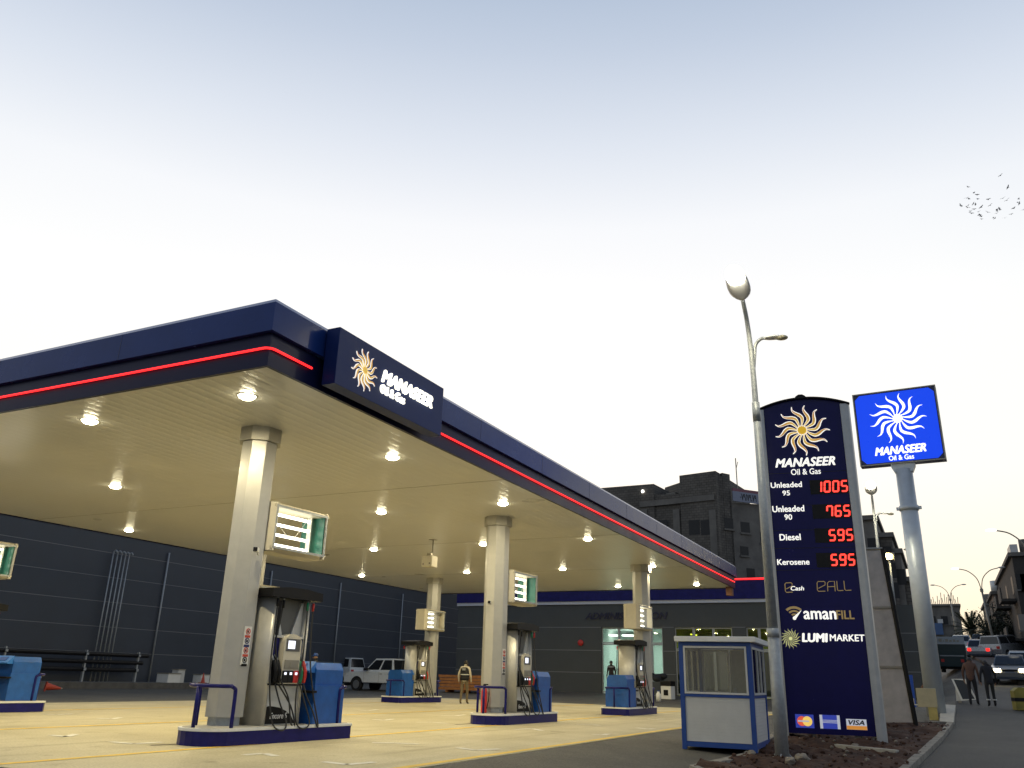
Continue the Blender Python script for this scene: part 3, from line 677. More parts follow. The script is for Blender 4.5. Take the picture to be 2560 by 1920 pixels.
used = set()
def put(kind, M4, label):
    o = P[kind]
    loc = M4.to_translation(); rz = M4.to_euler().z
    if kind in used: return copy_tree(o, None, loc, rz, label)
    used.add(kind); o.location = loc; o.rotation_euler = (0, 0, rz); o['label'] = label; return o
WH = {'front': ('nearest island', 'nearest'), 'middle': ('middle street-side island', 'middle street-side'),
      'far': ('farthest street-side island', 'farthest street-side'), 'left edge': ('island at the left edge', 'left-edge'),
      'hidden': ('rear island behind the nearest column', 'hidden rear'), 'rear': ('rear island by the white pickup', 'rear')}
for (x, y, rd, fl, wh) in islands:
    A = Matrix.Translation((x, y, 0)) @ Matrix.Rotation(R(rd) + (math.pi if fl else 0), 4, 'Z')
    top = lambda lx, ly, lz=ISL_H: A @ Matrix.Translation((lx, ly, lz))
    w = WH[wh][1]; full = WH[wh][0]
    shape = 'square near end' if fl else 'rounded near end'
    put('island', A, f'navy kerbed pump island with {shape}, the {full}')
    put('column', top(-.18, -.95 if wh == 'left edge' else -.52), {'front': 'tall octagonal champagne column of the nearest island beside the big fuel dispenser',
        'middle': 'octagonal canopy column with red extinguisher at its foot on the middle island', 'far': 'octagonal canopy column in front of the administration wall lettering',
        'left edge': 'octagonal canopy column just outside the left edge of the picture', 'hidden': 'octagonal canopy column hidden behind the nearest column',
        'rear': 'octagonal canopy column behind the rear dispenser near the white pickup'}[wh])
    put('rail', top(0, 0), f'blue tube rail round the column end of the {full}')
    put('rail_end', top(0, 0), f'blue tube rail round the bin end of the {full}')
    put('bin', top(-.0, 1.16), f'blue waste bin with sloping chute on the {full}')
    put('disp', top(-.02, -.12 if wh == 'left edge' else .28), f'grey fuel dispenser with black hood and hoses on the {full}')
    bxl = {'front': (-.15, .40, 3.47), 'middle': (-.15, .52, 3.38), 'far': (-.32, .25, 3.22), 'left edge': (.0, -.24, 3.45), 'hidden': (-.10, -.35, 3.38), 'rear': (-.36, -.12, 3.32)}[wh]
    put('lbox', A @ Matrix.Translation(bxl), f'open light box with glowing tubes above the {full}')
    if not (wh in ('hidden',)):
        lp_ = A @ Vector((bxl[0] + .16, bxl[1] - .1, bxl[2]))
# small cameras on two columns, fire extinguishers
def seccam(p, rz, label):
    t = thing('security_camera', label, 'camera', p, rz, 'small security cameras on the columns')
    MB().box(-.035, .035, -.10, .06, -.035, .035, b=.008).build('housing', M_WHITE, t)
    MB().box(-.033, .033, -.112, -.10, -.033, .033).build('lens', M_BLACK, t)
    MB().cyl((0, .03, -.02), (0, .14, -.06), .014).build('arm', M_WHITE, t)
A1 = Vector((-10.24 - .18 * 1, 11.30 - .52, 0))
c1 = at(642, 1375, 10.62); seccam(c1, R(30), 'tiny white camera on the side of the nearest column')
c2 = at(1224, 1506, 19.5); seccam(c2, R(20), 'tiny white camera on the face of the middle column')
def extinguisher(p, label):
    t = thing('fire_extinguisher', label, 'fire extinguisher', p, 0, 'red fire extinguishers beside columns')
    MB().lathe([(.001, 0), (.07, 0), (.075, .02), (.075, .48), (.06, .55), (.03, .58), (.001, .58)], 16).build('cylinder', M_REDP, t)
    MB().box(-.03, .03, -.02, .02, .58, .66).box(-.02, .10, -.01, .01, .64, .67).build('valve', M_BLACK, t)
    MB().tube(smoothpath([(.03, 0, .62), (.13, -.02, .58), (.14, -.03, .35), (.10, -.04, .10)], 4), .012, 6).build('hose', M_RUBBER, t)
extinguisher((-10.30, 19.36, ISL_H), 'red extinguisher at the foot of the middle island column')
p = atz(1105, 1735, ISL_H); extinguisher((-20.35, 32.95, ISL_H), 'red extinguisher at the far end of the rear island')
# projector-like unit hanging from the soffit
p = atz(1083, 1349, CZ)
t = thing('hanging_unit', 'beige box unit hanging from the canopy ceiling on a thin rod', 'ceiling unit', (p.x, p.y, CZ))
MB().cyl((0, 0, 0), (0, 0, -.42), .018).box(-.1, .1, -.1, .1, -.015, 0).build('rod', M_COLDK, t)
MB().box(-.28, .10, -.17, .17, -.86, -.52, b=.02).build('housing', M_OFFWHITE, t); MB().box(-.16, -.02, -.05, .05, -.52, -.42).build('mount', M_COLDK, t)
MB().cyl((-.21, -.17, -.78), (-.21, -.185, -.78), .02).cyl((.02, -.17, -.76), (.02, -.185, -.76), .02).build('screw_cap', M_BLACK, t)

# ================================================================== GUARD BOOTH
M_CORR = mat('grey_white_cladding', (0.56, 0.56, 0.53), .5, nz=.06, ns=4)
kl = onground(1706, 1872); kz = kl.z
kr = atz(1886, 1880, kz)
krz = R(3.0); kw = onplane(1886, 1760, Matrix.Translation(kl) @ Matrix.Rotation(krz, 4, 'Z'))[0]
kb = thing('guard_booth', 'small white guard booth with blue frame and big sliding windows', 'booth', (kl.x, kl.y, kz), krz)
KD, KH, KS = 1.85, 2.05, .98      # depth, height, sill height
f = MB(); pw = .085
for x in (0, kw - pw):
    for y in (0, KD - pw): f.box(x, x + pw, y, y + pw, 0, KH - .12)
for y in (.004, KD - pw + .004):
    f.box(pw, kw - pw, y, y + pw - .01, .05, .14); f.box(pw, kw - pw, y, y + pw - .012, KS - .05, KS); f.box(pw, kw - pw, y, y + pw - .012, KH - .19, KH - .12)
for x in (.004, kw - pw + .004):
    f.box(x, x + pw - .01, pw, KD - pw, .05, .14); f.box(x, x + pw - .012, pw, KD - pw, KS - .05, KS); f.box(x, x + pw - .012, pw, KD - pw, KH - .19, KH - .12)
f.build('blue_frame', M_BLUE2, kb)
MB().box(-.06, kw + .10, -.10, KD + .08, KH - .118, KH - .02, b=.01).build('roof', M_WHITE, kb)
MB().box(pw, kw - pw, pw, KD - pw, .06, .13).build('floor', M_COLDK, kb)
cm = MB()
zc = .145
while zc < KS - .06:
    z1 = min(zc + .058, KS - .052)
    cm.box(pw + .002, kw - pw - .002, .022, .05, zc, z1 - .003); cm.box(pw + .002, kw - pw - .002, .03, .05, z1 - .003, z1); zc = z1
cm.build('front_panel', M_CORR, kb)
cs = MB(); zc = .145
while zc < KS - .06:
    z1 = min(zc + .058, KS - .052)
    cs.box(kw - .05, kw - .022, pw + .002, KD - pw - .002, zc, z1 - .003); zc = z1
cs.build('side_panel', M_CORR, kb)
MB().box(.022, .05, pw + .002, KD - pw - .002, .145, KS - .052).box(pw + .002, kw - pw - .002, KD - .05, KD - .022, .145, KS - .052).build('rear_panel', M_CORR, kb)
M_ALU = mat('white_window_frame', (.58, .58, .55), .4, nz=.04)
M_BGLASS = glass('booth_glass', (.93, .94, .90), .07)
def wframe(x0, x1, z0, z1, w, y, nm, par, m=M_ALU, ax='x', mull=()):
    q = MB()
    def bb(a, b, c, d):
        if ax == 'x': q.box(a, b, y - .02, y + .02, c, d)
        else: q.box(y - .02, y + .02, a, b, c, d)
    bb(x0, x1, z0, z0 + w); bb(x0, x1, z1 - w, z1); bb(x0, x0 + w, z0 + w, z1 - w); bb(x1 - w, x1, z0 + w, z1 - w)
    for mm in mull: bb(mm - w * .45, mm + w * .45, z0 + w, z1 - w)
    return q.build(nm, m, par)
def pane(x0, x1, z0, z1, y, par, m, ax='x'):
    q = MB()
    if ax == 'x': q.box(x0, x1, y - .003, y + .003, z0, z1)
    else: q.box(y - .003, y + .003, x0, x1, z0, z1)
    return q.build('pane', m, par)
wz0, wz1 = KS + .004, KH - .196
w_ = wframe(pw + .004, kw - pw - .004, wz0, wz1, .035, .012, 'front_window', kb); pane(pw + .04, kw - pw - .04, wz0 + .036, wz1 - .036, .014, w_, M_BGLASS)
w_ = wframe(pw + .004, KD - pw - .004, wz0, wz1, .04, kw - .012, 'side_window', kb, ax='y', mull=(KD * .42, KD * .66)); pane(pw + .045, KD - pw - .045, wz0 + .041, wz1 - .041, kw - .014, w_, M_BGLASS, 'y')
w_ = wframe(pw + .004, KD - pw - .004, wz0, wz1, .045, .012, 'side_window', kb, ax='y', mull=(KD * .35, KD * .62)); pane(pw + .05, KD - pw - .05, wz0 + .046, wz1 - .046, .014, w_, M_BGLASS, 'y')
# back wall with a door
w_ = wframe(pw + .004, kw * .48, wz0, wz1, .04, KD - .012, 'rear_window', kb); pane(pw + .045, kw * .48 - .04, wz0 + .041, wz1 - .041, KD - .014, w_, M_BGLASS)
dr = MB().box(kw * .50, kw - pw - .01, KD - .05, KD - .012, .15, KH - .2).build('door', mat('booth_door', (.30, .30, .27), .5, nz=.1), kb)
MB().box(kw * .53, kw * .57, KD - .075, KD - .052, .95, 1.10).build('handle', M_STEEL, dr)
MB().box(.55, kw - .12, .95, 1.30, KS - .14, KS - .10).box(kw - .18, kw - .12, 1.0, 1.04, KS - .1, KS + .42).build('desk', mat('desk_board', (.30, .30, .27), .5), kb)

# ================================================================== PRICE TOTEM
tz = -.1
tl, tr = atz(*(1620 + 1044 / 3.0721, 1380 + 1450 / 3.0721), tz), atz(*(1620 + 1850 / 3.0721, 1380 + 1488 / 3.0721), tz)
tw = (tr - tl).xy.length; trz = math.atan2(tr.y - tl.y, tr.x - tl.x)
tot = thing('price_totem', 'tall navy price totem with golden sun emblem and red digit displays', 'price sign', (tl.x, tl.y, tz), trz)
TM = Matrix.Translation((tl.x, tl.y, tz)) @ Matrix.Rotation(trz, 4, 'Z'); TI = TM.inverted()
def tp(px, py): return onplane(px, py, TM, .02)
pl_t, pr_t = tp(1903.5, 1029.6), tp(2104, 1007); pm_t = tp(2037, 995); pb = tp(2196, 1842)
RWL, RW = .12, .23
zt = (pl_t[1] + pr_t[1]) / 2 ; rise = pm_t[1] - zt; zb_ = pb[1]
def arch(x): u = (x - tw / 2) / (tw / 2); return zt + .02 + rise * 1.02 * (1 - u * u) - .02
pw0, pw1 = RWL - .02, tw - RW + .02
prof = [(pw0, zb_), (pw1, zb_)] + [(pw1 + (pw0 - pw1) * k / 16, arch(pw1 + (pw0 - pw1) * k / 16) - .015) for k in range(17)]
MB().prism(prof, .02, .40, 'xz').build('panel', M_TOTEM, tot)
tops = MB()
xs_ = [tw * k / 24 for k in range(25)]
tops.loft([[(x, -.06, arch(x) - .012), (x, .46, arch(x) - .012), (x, .46, arch(x) + .025), (x, -.06, arch(x) + .025)] for x in xs_], 0, False)
tops.build('arched_top', M_BLACK, tot)
for sg, xc, rw_ in ((1, RWL / 2, RWL), (-1, tw - RW / 2, RW)):
    q = MB(); h = arch(xc) - .04
    x0, x1 = xc - rw_ / 2, xc + rw_ / 2
    inner, outer = (x1, x0) if sg > 0 else (x0, x1)
    pl = [(inner, .0), (inner, -.045), (inner + (outer - inner) * .55, -.05), (inner + (outer - inner) * .85, -.02), (outer, .06), (outer, .36), (inner + (outer - inner) * .8, .46), (inner, .46)]
    q.prism(pl, 0.0, h, 'xy'); q.build('side_rail', mat('totem_silver', (.40, .41, .41), .38, metal=.4, nz=.12, ns=4, bump=.04), tot)
MB().box(tw * .25, tw * .32, .15, .25, -.1, zb_ + .01).box(tw * .70, tw * .77, .15, .25, -.1, zb_ + .01).box(tw - RW - .08, tw - RW - .03, .1, .2, -.1, zb_ + .01).build('support_leg', M_COLDK, tot)
hx_, hz_ = tp(2001, 990); hz_ = arch(hx_)
q = MB(); ribbon(q, [(hx_ - .15, hz_), (hx_ - .09, hz_ + .10), (hx_ - .04, hz_ + .135), (hx_ + .04, hz_ + .135), (hx_ + .09, hz_ + .10), (hx_ + .15, hz_)], .07, .22, .05); q.build('lifting_lug', M_BLACK, tot)
# seams between the panel sheets
sm = MB()
for py in (1181, 1263, 1325, 1370, 1425): z = tp(2010, py)[1]; MB().box(RWL, tw - RW, .0185, .0205, z - .006, z + .006).build('sheet_seam', M_BLACK, tot)
def ttext(s, bl, br, tlp, m, nm='lettering', shear=0, bold=.02, sp=1.0, par=None, M=None):
    g_ = (lambda a, b: onplane(a, b, M or TM, .02 if M is None else 0))
    a, b, c = g_(*bl), g_(*br), g_(*tlp)
    return text_part(s, nm, m, par or tot, min(a[0], c[0]), b[0], (a[1] + b[1]) / 2, (a[1] + b[1]) / 2 + (c[1] - a[1]), .016 if M is None else -.004, .012, shear, bold, sp)
cx, cz_ = tp(2005, 1076); ru = (tp(2005, 1014)[1] - tp(2005, 1138)[1]) / 2
emblem(13, cx, cz_, ru, .018, tot, M_GRAD, M_SIGNW)
ttext('MANASEER', (1940, 1171), (2088, 1160), (1941, 1150), M_SIGNW, 'brand_lettering', .3, .036)
ttext('Oil & Gas', (1978.5, 1189.5), (2052, 1183), (1979, 1175), M_SIGNW, 'small_lettering', 0, .008)
ttext('Unleaded', (1928, 1223), (2004.5, 1214.5), (1927, 1210), M_SIGNW, 'fuel_name', 0, .02)
ttext('95', (1957, 1239.5), (1975, 1238), (1956, 1227.5), M_SIGNW, 'fuel_grade', 0, .015)
ttext('Unleaded', (1932, 1283), (2010.5, 1276), (1932, 1268), M_SIGNW, 'fuel_name', 0, .02)
ttext('90', (1962, 1300.5), (1980.5, 1298.5), (1961.5, 1287), M_SIGNW, 'fuel_grade', 0, .015)
ttext('Diesel', (1950, 1352.5), (2001.7, 1349), (1950, 1337), M_SIGNW, 'fuel_name', 0, .02)
ttext('Kerosene', (1944, 1414), (2023.6, 1410), (1943, 1400), M_SIGNW, 'fuel_name', 0, .02)
SEG = {'0': 'abcdef', '1': 'bc', '2': 'abged', '3': 'abgcd', '4': 'fgbc', '5': 'afgcd', '6': 'afgecd', '7': 'fabc', '8': 'abcdefg', '9': 'gfabcd'}
def digits(s, bl, tr_):
    (x0, z0), (x1, z1) = tp(*bl), tp(*tr_)
    disp = MB().box(x0, x1, .010, .0195, z0, z1).build('digit_display', M_BLACK, tot)
    h = (z1 - z0) * .72; w = h * .48; gap = (w + .075); n_ = len(s)
    for k, ch in enumerate(s):
        q = MB(); xr = x1 - .05 - w - (n_ - 1 - k) * gap; zb2 = (z0 + z1) / 2 - h / 2; hw = .028; sl = .10
        if ch == '1': xr -= 0
        def P2(u, v): return (xr + u * w + (v - .5) * h * sl, zb2 + v * h)
        e_ = .04
        segs = {'a': ((e_, 1), (1 - e_, 1)), 'b': ((1, .5 + e_ / 2), (1, 1 - e_ / 2)), 'c': ((1, e_ / 2), (1, .5 - e_ / 2)), 'd': ((e_, 0), (1 - e_, 0)), 'e': ((0, e_ / 2), (0, .5 - e_ / 2)), 'f': ((0, .5 + e_ / 2), (0, 1 - e_ / 2)), 'g': ((e_, .5), (1 - e_, .5))}
        for i_, c_ in enumerate(SEG[ch]):
            a, b = segs[c_]; ribbon(q, [P2(*a), P2(*b)], hw * 1.35, .0095 - .0007 * (i_ + 1), .006)
        q.build('digit', M_LED, disp)
digits('1005', (2027, 1236), (2121, 1197)); digits('765', (2033, 1297), (2127, 1259)); digits('595', (2039, 1357), (2134, 1319)); digits('595', (2043, 1418.5), (2139, 1381))
# payment and shop marks lower down
def tps(pts): return [tp(*p) for p in pts]
def ez(x, y): return 1900 + x / 6.9125, 1400 + y / 6.9125
q = MB()
ribbon(q, tps([ez(455, 500), ez(555, 450), ez(555, 410), ez(535, 392), ez(450, 395), ez(430, 420), ez(440, 540), ez(460, 560), ez(565, 555)]), .018, .018, .006); q.build('card_mark', M_GOLD, tot)
ttext('Cash', ez(535, 528), ez(762, 524), ez(535, 455), M_SIGNW, 'card_lettering', .15, .015)
q = MB()
for st in ([ez(1010, 490), ez(1125, 430), ez(1125, 385), ez(1105, 370), ez(1005, 372), ez(985, 395), ez(992, 520), ez(1012, 542), ez(1130, 538)],
           [ez(1172, 540), ez(1165, 400), ez(1190, 372), ez(1285, 368), ez(1300, 540)], [ez(1168, 462), ez(1292, 458)],
           [ez(1325, 362), ez(1340, 520), ez(1360, 530), ez(1440, 526)], [ez(1448, 360), ez(1465, 510), ez(1485, 526), ez(1578, 522)]):
    ribbon(q, tps(st), .016, .018 - .0006 * len(q.f) / 40, .006)
q.build('card_mark', M_GOLD, tot)
bx_, bz_ = tp(*ez(597, 1005))
def wave(r0_, r1_, a0, a1, m, nm):
    q = MB(); n_ = 12
    for k in range(n_):
        a, b = R(a0 + (a1 - a0) * k / n_), R(a0 + (a1 - a0) * (k + 1) / n_)
        q.prism([(bx_ + r0_ * math.cos(a), bz_ + r0_ * math.sin(a)), (bx_ + r1_ * math.cos(a), bz_ + r1_ * math.sin(a)), (bx_ + r1_ * math.cos(b), bz_ + r1_ * math.sin(b)), (bx_ + r0_ * math.cos(b), bz_ + r0_ * math.sin(b))], .012, .018, 'xz')
    return q.build(nm, m, tot)
wu = abs(tp(*ez(597, 800))[1] - bz_)
wave(wu * .80, wu, 50, 133, M_GOLD, 'signal_mark'); wave(wu * .52, wu * .68, 52, 131, M_GOLD, 'signal_mark'); wave(wu * .25, wu * .40, 55, 128, M_GOLD, 'signal_mark')
q = MB(); ex, ez_ = tp(*ez(722, 862)); q.prism([(bx_ - .03, bz_ + .02), (ex, ez_), (bx_ + .035, bz_ - .01)], .008, .018, 'xz')
q.prism([(bx_ + .04 * math.cos(R(30 * k)), bz_ + .04 * math.sin(R(30 * k))) for k in range(12)], .0075, .018, 'xz'); q.build('needle_mark', M_SIGNW, tot)
ttext('aman', ez(765, 1025), ez(1318, 1022), ez(762, 885), M_SIGNW, 'pay_lettering', 0, .03)
ttext('FILL', ez(1330, 1022), ez(1632, 1018), ez(1325, 876), M_GOLD, 'pay_lettering', 0, .02)
cx, cz_ = tp(*ez(530, 1358)); ru = (tp(*ez(530, 1180))[1] - tp(*ez(530, 1540))[1]) / 2
emblem(16, cx, cz_, ru, .018, tot, M_LUMI, None, .62, .2)
ttext('LUMI', ez(738, 1416), ez(1172, 1414), ez(742, 1272), M_SIGNW, 'shop_lettering', .12, .05)
ttext('MARKET', ez(1212, 1402), ez(1812, 1400), ez(1212, 1290), M_SIGNW, 'shop_lettering', .05, .02)
def z7(x, y): return 1620 + x / 3.0721, 1380 + y / 3.0721
def card(bl, tr_, m, nm):
    (x0, z0), (x1, z1) = tp(*z7(*bl)), tp(*z7(*tr_)); return MB().box(x0, x1, .012, .0195, z0, z1).build(nm, m, tot), x0, x1, z0, z1
M_CARDB = glow('card_blue', (.03, .05, .45), .5, (.05, .08, .4)); M_CARDP = glow('card_pale', (.75, .8, .95), .35, (.6, .6, .62))
M_CARDO = glow('card_orange', (.9, .35, .05), .45, (.6, .25, .05)); M_CARDR = glow('card_red', (.9, .12, .05), .6, (.6, .1, .05)); M_CARDY = glow('card_yellow', (1, .65, .15), .7, (.7, .5, .1))
c_, x0, x1, z0, z1 = card((1137, 1348), (1270, 1250), M_CARDB, 'card_plate'); zc = (z0 + z1) / 2; rr_ = (z1 - z0) * .37
for sg, m_, yy in ((-1, M_CARDR, .0105), (1, M_CARDY, .0095)):
    MB().prism([((x0 + x1) / 2 + sg * rr_ * .55 + rr_ * math.cos(R(15 * k)), zc + rr_ * math.sin(R(15 * k))) for k in range(24)], yy, .012, 'xz').build('card_circle', m_, c_)
MB().box((x0 + x1) / 2 - rr_ * 1.4, (x0 + x1) / 2 + rr_ * .9, .0085, .0093, zc - rr_ * .16, zc + rr_ * .16).build('card_stripe', M_CARDP, c_)
c_, x0, x1, z0, z1 = card((1325, 1355), (1470, 1255), M_CARDP, 'card_plate')
MB().box(x0 + .06, x1 - .06, .0095, .012, z0, z1).build('card_field', M_CARDB, c_)
q = MB()
for k in range(3): q.box(x0 + .05, x1 - .05, .0085, .0095, z0 + (z1 - z0) * (.42 + .09 * k), z0 + (z1 - z0) * (.46 + .09 * k))
q.build('card_stripe', M_CARDP, c_)
c_, x0, x1, z0, z1 = card((1528, 1362), (1676, 1287), M_CARDP, 'card_plate')
MB().box(x0 + .003, x1 - .003, .0095, .012, z0 + .002, z0 + (z1 - z0) * .36).build('card_band', M_CARDO, c_)
text_part('VISA', 'card_lettering', mat('card_black', (.01, .01, .02), .5), c_, x0 + .05, x1 - .05, z0 + (z1 - z0) * .46, z0 + (z1 - z0) * .90, .0118, .003, .25, .04)

# ================================================================== POLE SIGN
sy = 31.5
sbase = onground(2338, 1800)
pz = gz(-.6, sy)
sL, sR = at(2131, 984, sy + .09), at(2340, 965, sy - .1)
ps = thing('pole_sign', 'square backlit blue sign with white sun emblem on a thick grey pole', 'sign', (0, 0, 0), 0)
srz = R(-3.4)
cxs = at(2248, 1080, sy)
ps.location = (cxs.x, sy, pz); ps.rotation_euler = (0, 0, srz)
SM = Matrix.Translation((cxs.x, sy, pz)) @ Matrix.Rotation(srz, 4, 'Z')
def sp_(px, py): return onplane(px, py, SM, 0)
a_, b_, c_, d_ = sp_(2131, 984), sp_(2340, 965), sp_(2365, 1153), sp_(2149, 1162)
sx0, sx1 = (a_[0] + d_[0]) / 2, (b_[0] + c_[0]) / 2; sz0, sz1 = (c_[1] + d_[1]) / 2, (a_[1] + b_[1]) / 2
MB().box(sx0, sx1, .012, .42, sz0, sz1, b=.01).build('cabinet', M_CORNER, ps)
m_ = .075; cc = .16
fp = [(sx0 + m_ + cc, sz0 + m_), (sx1 - m_ - cc, sz0 + m_), (sx1 - m_, sz0 + m_ + cc), (sx1 - m_, sz1 - m_ - cc), (sx1 - m_ - cc, sz1 - m_), (sx0 + m_ + cc, sz1 - m_), (sx0 + m_, sz1 - m_ - cc), (sx0 + m_, sz0 + m_ + cc)]
MB().prism(fp, .0, .0115, 'xz').build('lit_face', M_LITBLUE, ps)
fr = MB(); fr.box(sx0, sx1, -.02, .012, sz0, sz0 + .04).box(sx0, sx1, -.02, .012, sz1 - .04, sz1).box(sx0, sx0 + .04, -.02, .012, sz0 + .04, sz1 - .04).box(sx1 - .04, sx1, -.02, .012, sz0 + .04, sz1 - .04)
fr.build('face_frame', M_COLDK, ps)
ex, ez2 = sp_(2244, 1046); er = (sp_(2250, 984)[1] - sp_(2250, 1112)[1]) / 2
M_LW = glow('backlit_white', (1, 1, 1), 1.25, (.8, .8, .8))
emblem(13, ex, ez2, er, -.003, ps, M_LW)
def z6(x, y): return 1820 + x / 3.4567, 920 + y / 3.4567
def stext(s, bl, br, tlp, nm, shear, bold):
    a, b, c = sp_(*z6(*bl)), sp_(*z6(*br)), sp_(*z6(*tlp)); zz = (a[1] + b[1]) / 2
    text_part(s, nm, M_LW, ps, a[0], b[0], zz, zz + c[1] - a[1], -.003, .012, shear, bold)
stext('MANASEER', (1275, 752), (1715, 725), (1280, 684), 'brand_lettering', .3, .036)
stext('Oil & Gas', (1393, 798), (1610, 786), (1393, 757), 'small_lettering', 0, .01)
p1 = sp_(2282, 1400)
px_, pw_ = sp_(2283, 1330)[0] * .5 + sp_(2317, 1640)[0] * .5, .30
M_POLE = mat('blue_grey_pole_paint', (.46, .50, .53), .4, metal=.2, nz=.1, ns=3)
MB().tube([(px_, .21, 0), (px_, .21, sz0 - .2)], .290, 24, r1_=.275).build('pole', M_POLE, ps)
MB().prism([(px_ - .29, sz0 - .30), (px_ + .29, sz0 - .30), (px_ + .39, sz0 - .08), (px_ + .39, sz0), (px_ - .39, sz0), (px_ - .39, sz0 - .08)], .05, .38, 'xz').build('pole_head', M_POLE, ps)
zcl = sp_(2270, 1268)[1]; MB().tube([(px_, .21, zcl - .08), (px_, .21, zcl + .08)], .315, 20).box(px_ - .40, px_ + .40, .16, .26, zcl - .05, zcl + .05).build('pole_clamp', M_POLE, ps)

# ================================================================== STREET LAMPS
def street_lamp(name, label, loc, rz, lit2=False, H=6.5, E=120):
    t = thing(name, label, 'street lamp', loc, rz, 'street lamps along the station edge')
    MB().tube([(0, 0, .03), (0, 0, 2.2)], .125, 16, r1_=.105).tube([(0, 0, 2.2), (0, 0, H - .5)], .095, 14, r1_=.07).tube([(0, 0, 2.12), (0, 0, 2.28)], .112, 14).tube([(0, 0, H - .6), (0, 0, H - .2)], .078, 12).build('pole', M_STEEL, t)
    bp_ = MB().box(-.24, .24, -.24, .24, 0, .035)
    for a in range(4): bp_.prism([(.11, .035), (.22, .035), (.11, .16)], -.008, .008, 'xz', M=Matrix.Rotation(R(90 * a), 4, 'Z'))
    for a in range(4): bp_.cyl((.18 * math.cos(R(45 + 90 * a)), .18 * math.sin(R(45 + 90 * a)), .03), (.18 * math.cos(R(45 + 90 * a)), .18 * math.sin(R(45 + 90 * a)), .10), .018)
    bp_.build('base_plate', M_STEEL, t)
    return t
def head(t, M, lit, s=1.0):
    h = MB(); n = 12; secs = []
    for k in range(n + 1):
        u = .5 - .5 * math.cos(math.pi * k / n); w = .185 * s * max(.004, 1 - abs(2 * u - 1.0) ** 2.6) ** .55 * (1.06 - .16 * u); hh = .10 * s * (1 - abs(u - .35)) ** .8
        y = -u * .72 * s
        secs.append([(w * math.cos(a), y, (hh * math.sin(a) if math.sin(a) > 0 else .03 * s * math.sin(a))) for a in [R(30 * q_) for q_ in range(12)]])
    h.loft(secs); hm = h.build('lamp_head', mat('pale_lamp_casing', (.78, .79, .80), .45, nz=.05), t, M)
    ln = MB(); ln.ball((0, -.585 * s, -.015 * s), .150 * s, .205 * s, .085 * s, 14)
    ln.build('lamp_lens', glow('lamp_lens_lit', (1, .93, .72), 60) if lit else mat('lamp_lens_off', (.45, .42, .30), .2), hm)
    return hm
lb = atz(1957, 1906, -.2)
Y0_ = lb.y
arm = [at(1876, 985, Y0_), at(1869, 930, Y0_ - .02), at(1861, 860, Y0_ - .12), at(1852, 800, Y0_ - .32), at(1840, 752, Y0_ - .62)]
Hp = arm[0].z + .2
L1 = street_lamp('street_lamp', 'nearest tall grey street lamp in front of the price totem, its head shining', (lb.x, lb.y, -.2), 0, H=Hp)
base = Vector((lb.x, lb.y, -.2))
MB().tube(smoothpath([(0, 0, Hp - .3)] + [Vector((0, a.y - base.y, a.z - base.z)) for a in arm], 5), .062, 10, r1_=.042).build('arm', M_STEEL, L1)
e_ = arm[-1] - base; e_.x = 0
head(L1, Matrix.Translation(e_) @ Matrix.Rotation(R(-22), 4, 'X'), True, 1.24)
h2 = at(1872, 880, Y0_) - base; h2.x = 0
MB().tube(smoothpath([(0, 0, h2.z - .5), (.05, 0, h2.z - .1), (.09, .0, h2.z + .14), (.20, .0, h2.z + .25), (.30, 0, h2.z + .26)], 5), .036, 8).build('arm', M_STEEL, L1)
head(L1, Matrix.Translation((.26, 0, h2.z + .25)) @ Matrix.Rotation(R(90), 4, 'Z') @ Matrix.Rotation(R(4), 4, 'X'), False, .62)
lamp('street_lamp_beam', 'SPOT', base + e_ + Vector((0, -.55, -.16)), 260, (1, .90, .62), .12, spot=R(150))
# second lamp of the same kind further along the kerb
b2 = atz(2249, 1818, -.06)
L2 = copy_tree(L1, None, (b2.x, b2.y, -.06), R(3), 'second grey street lamp, rising behind the price totem beside the pole sign'); L2.scale = (.83, .83, .83)
lamp('street_lamp_beam', 'SPOT', Vector((b2.x, b2.y, -.06)) + (e_ + Vector((0, -.55, -.16))) * .83, 260, (1, .90, .62), .12, spot=R(150))
L3 = copy_tree(L1, None, (at(2353, 1780, 33.5).x, 33.5, gz(.5, 33.5)), R(180), 'third grey street lamp, slim pole just right of the thick sign pole'); L3.scale = (.68, .68, .68)

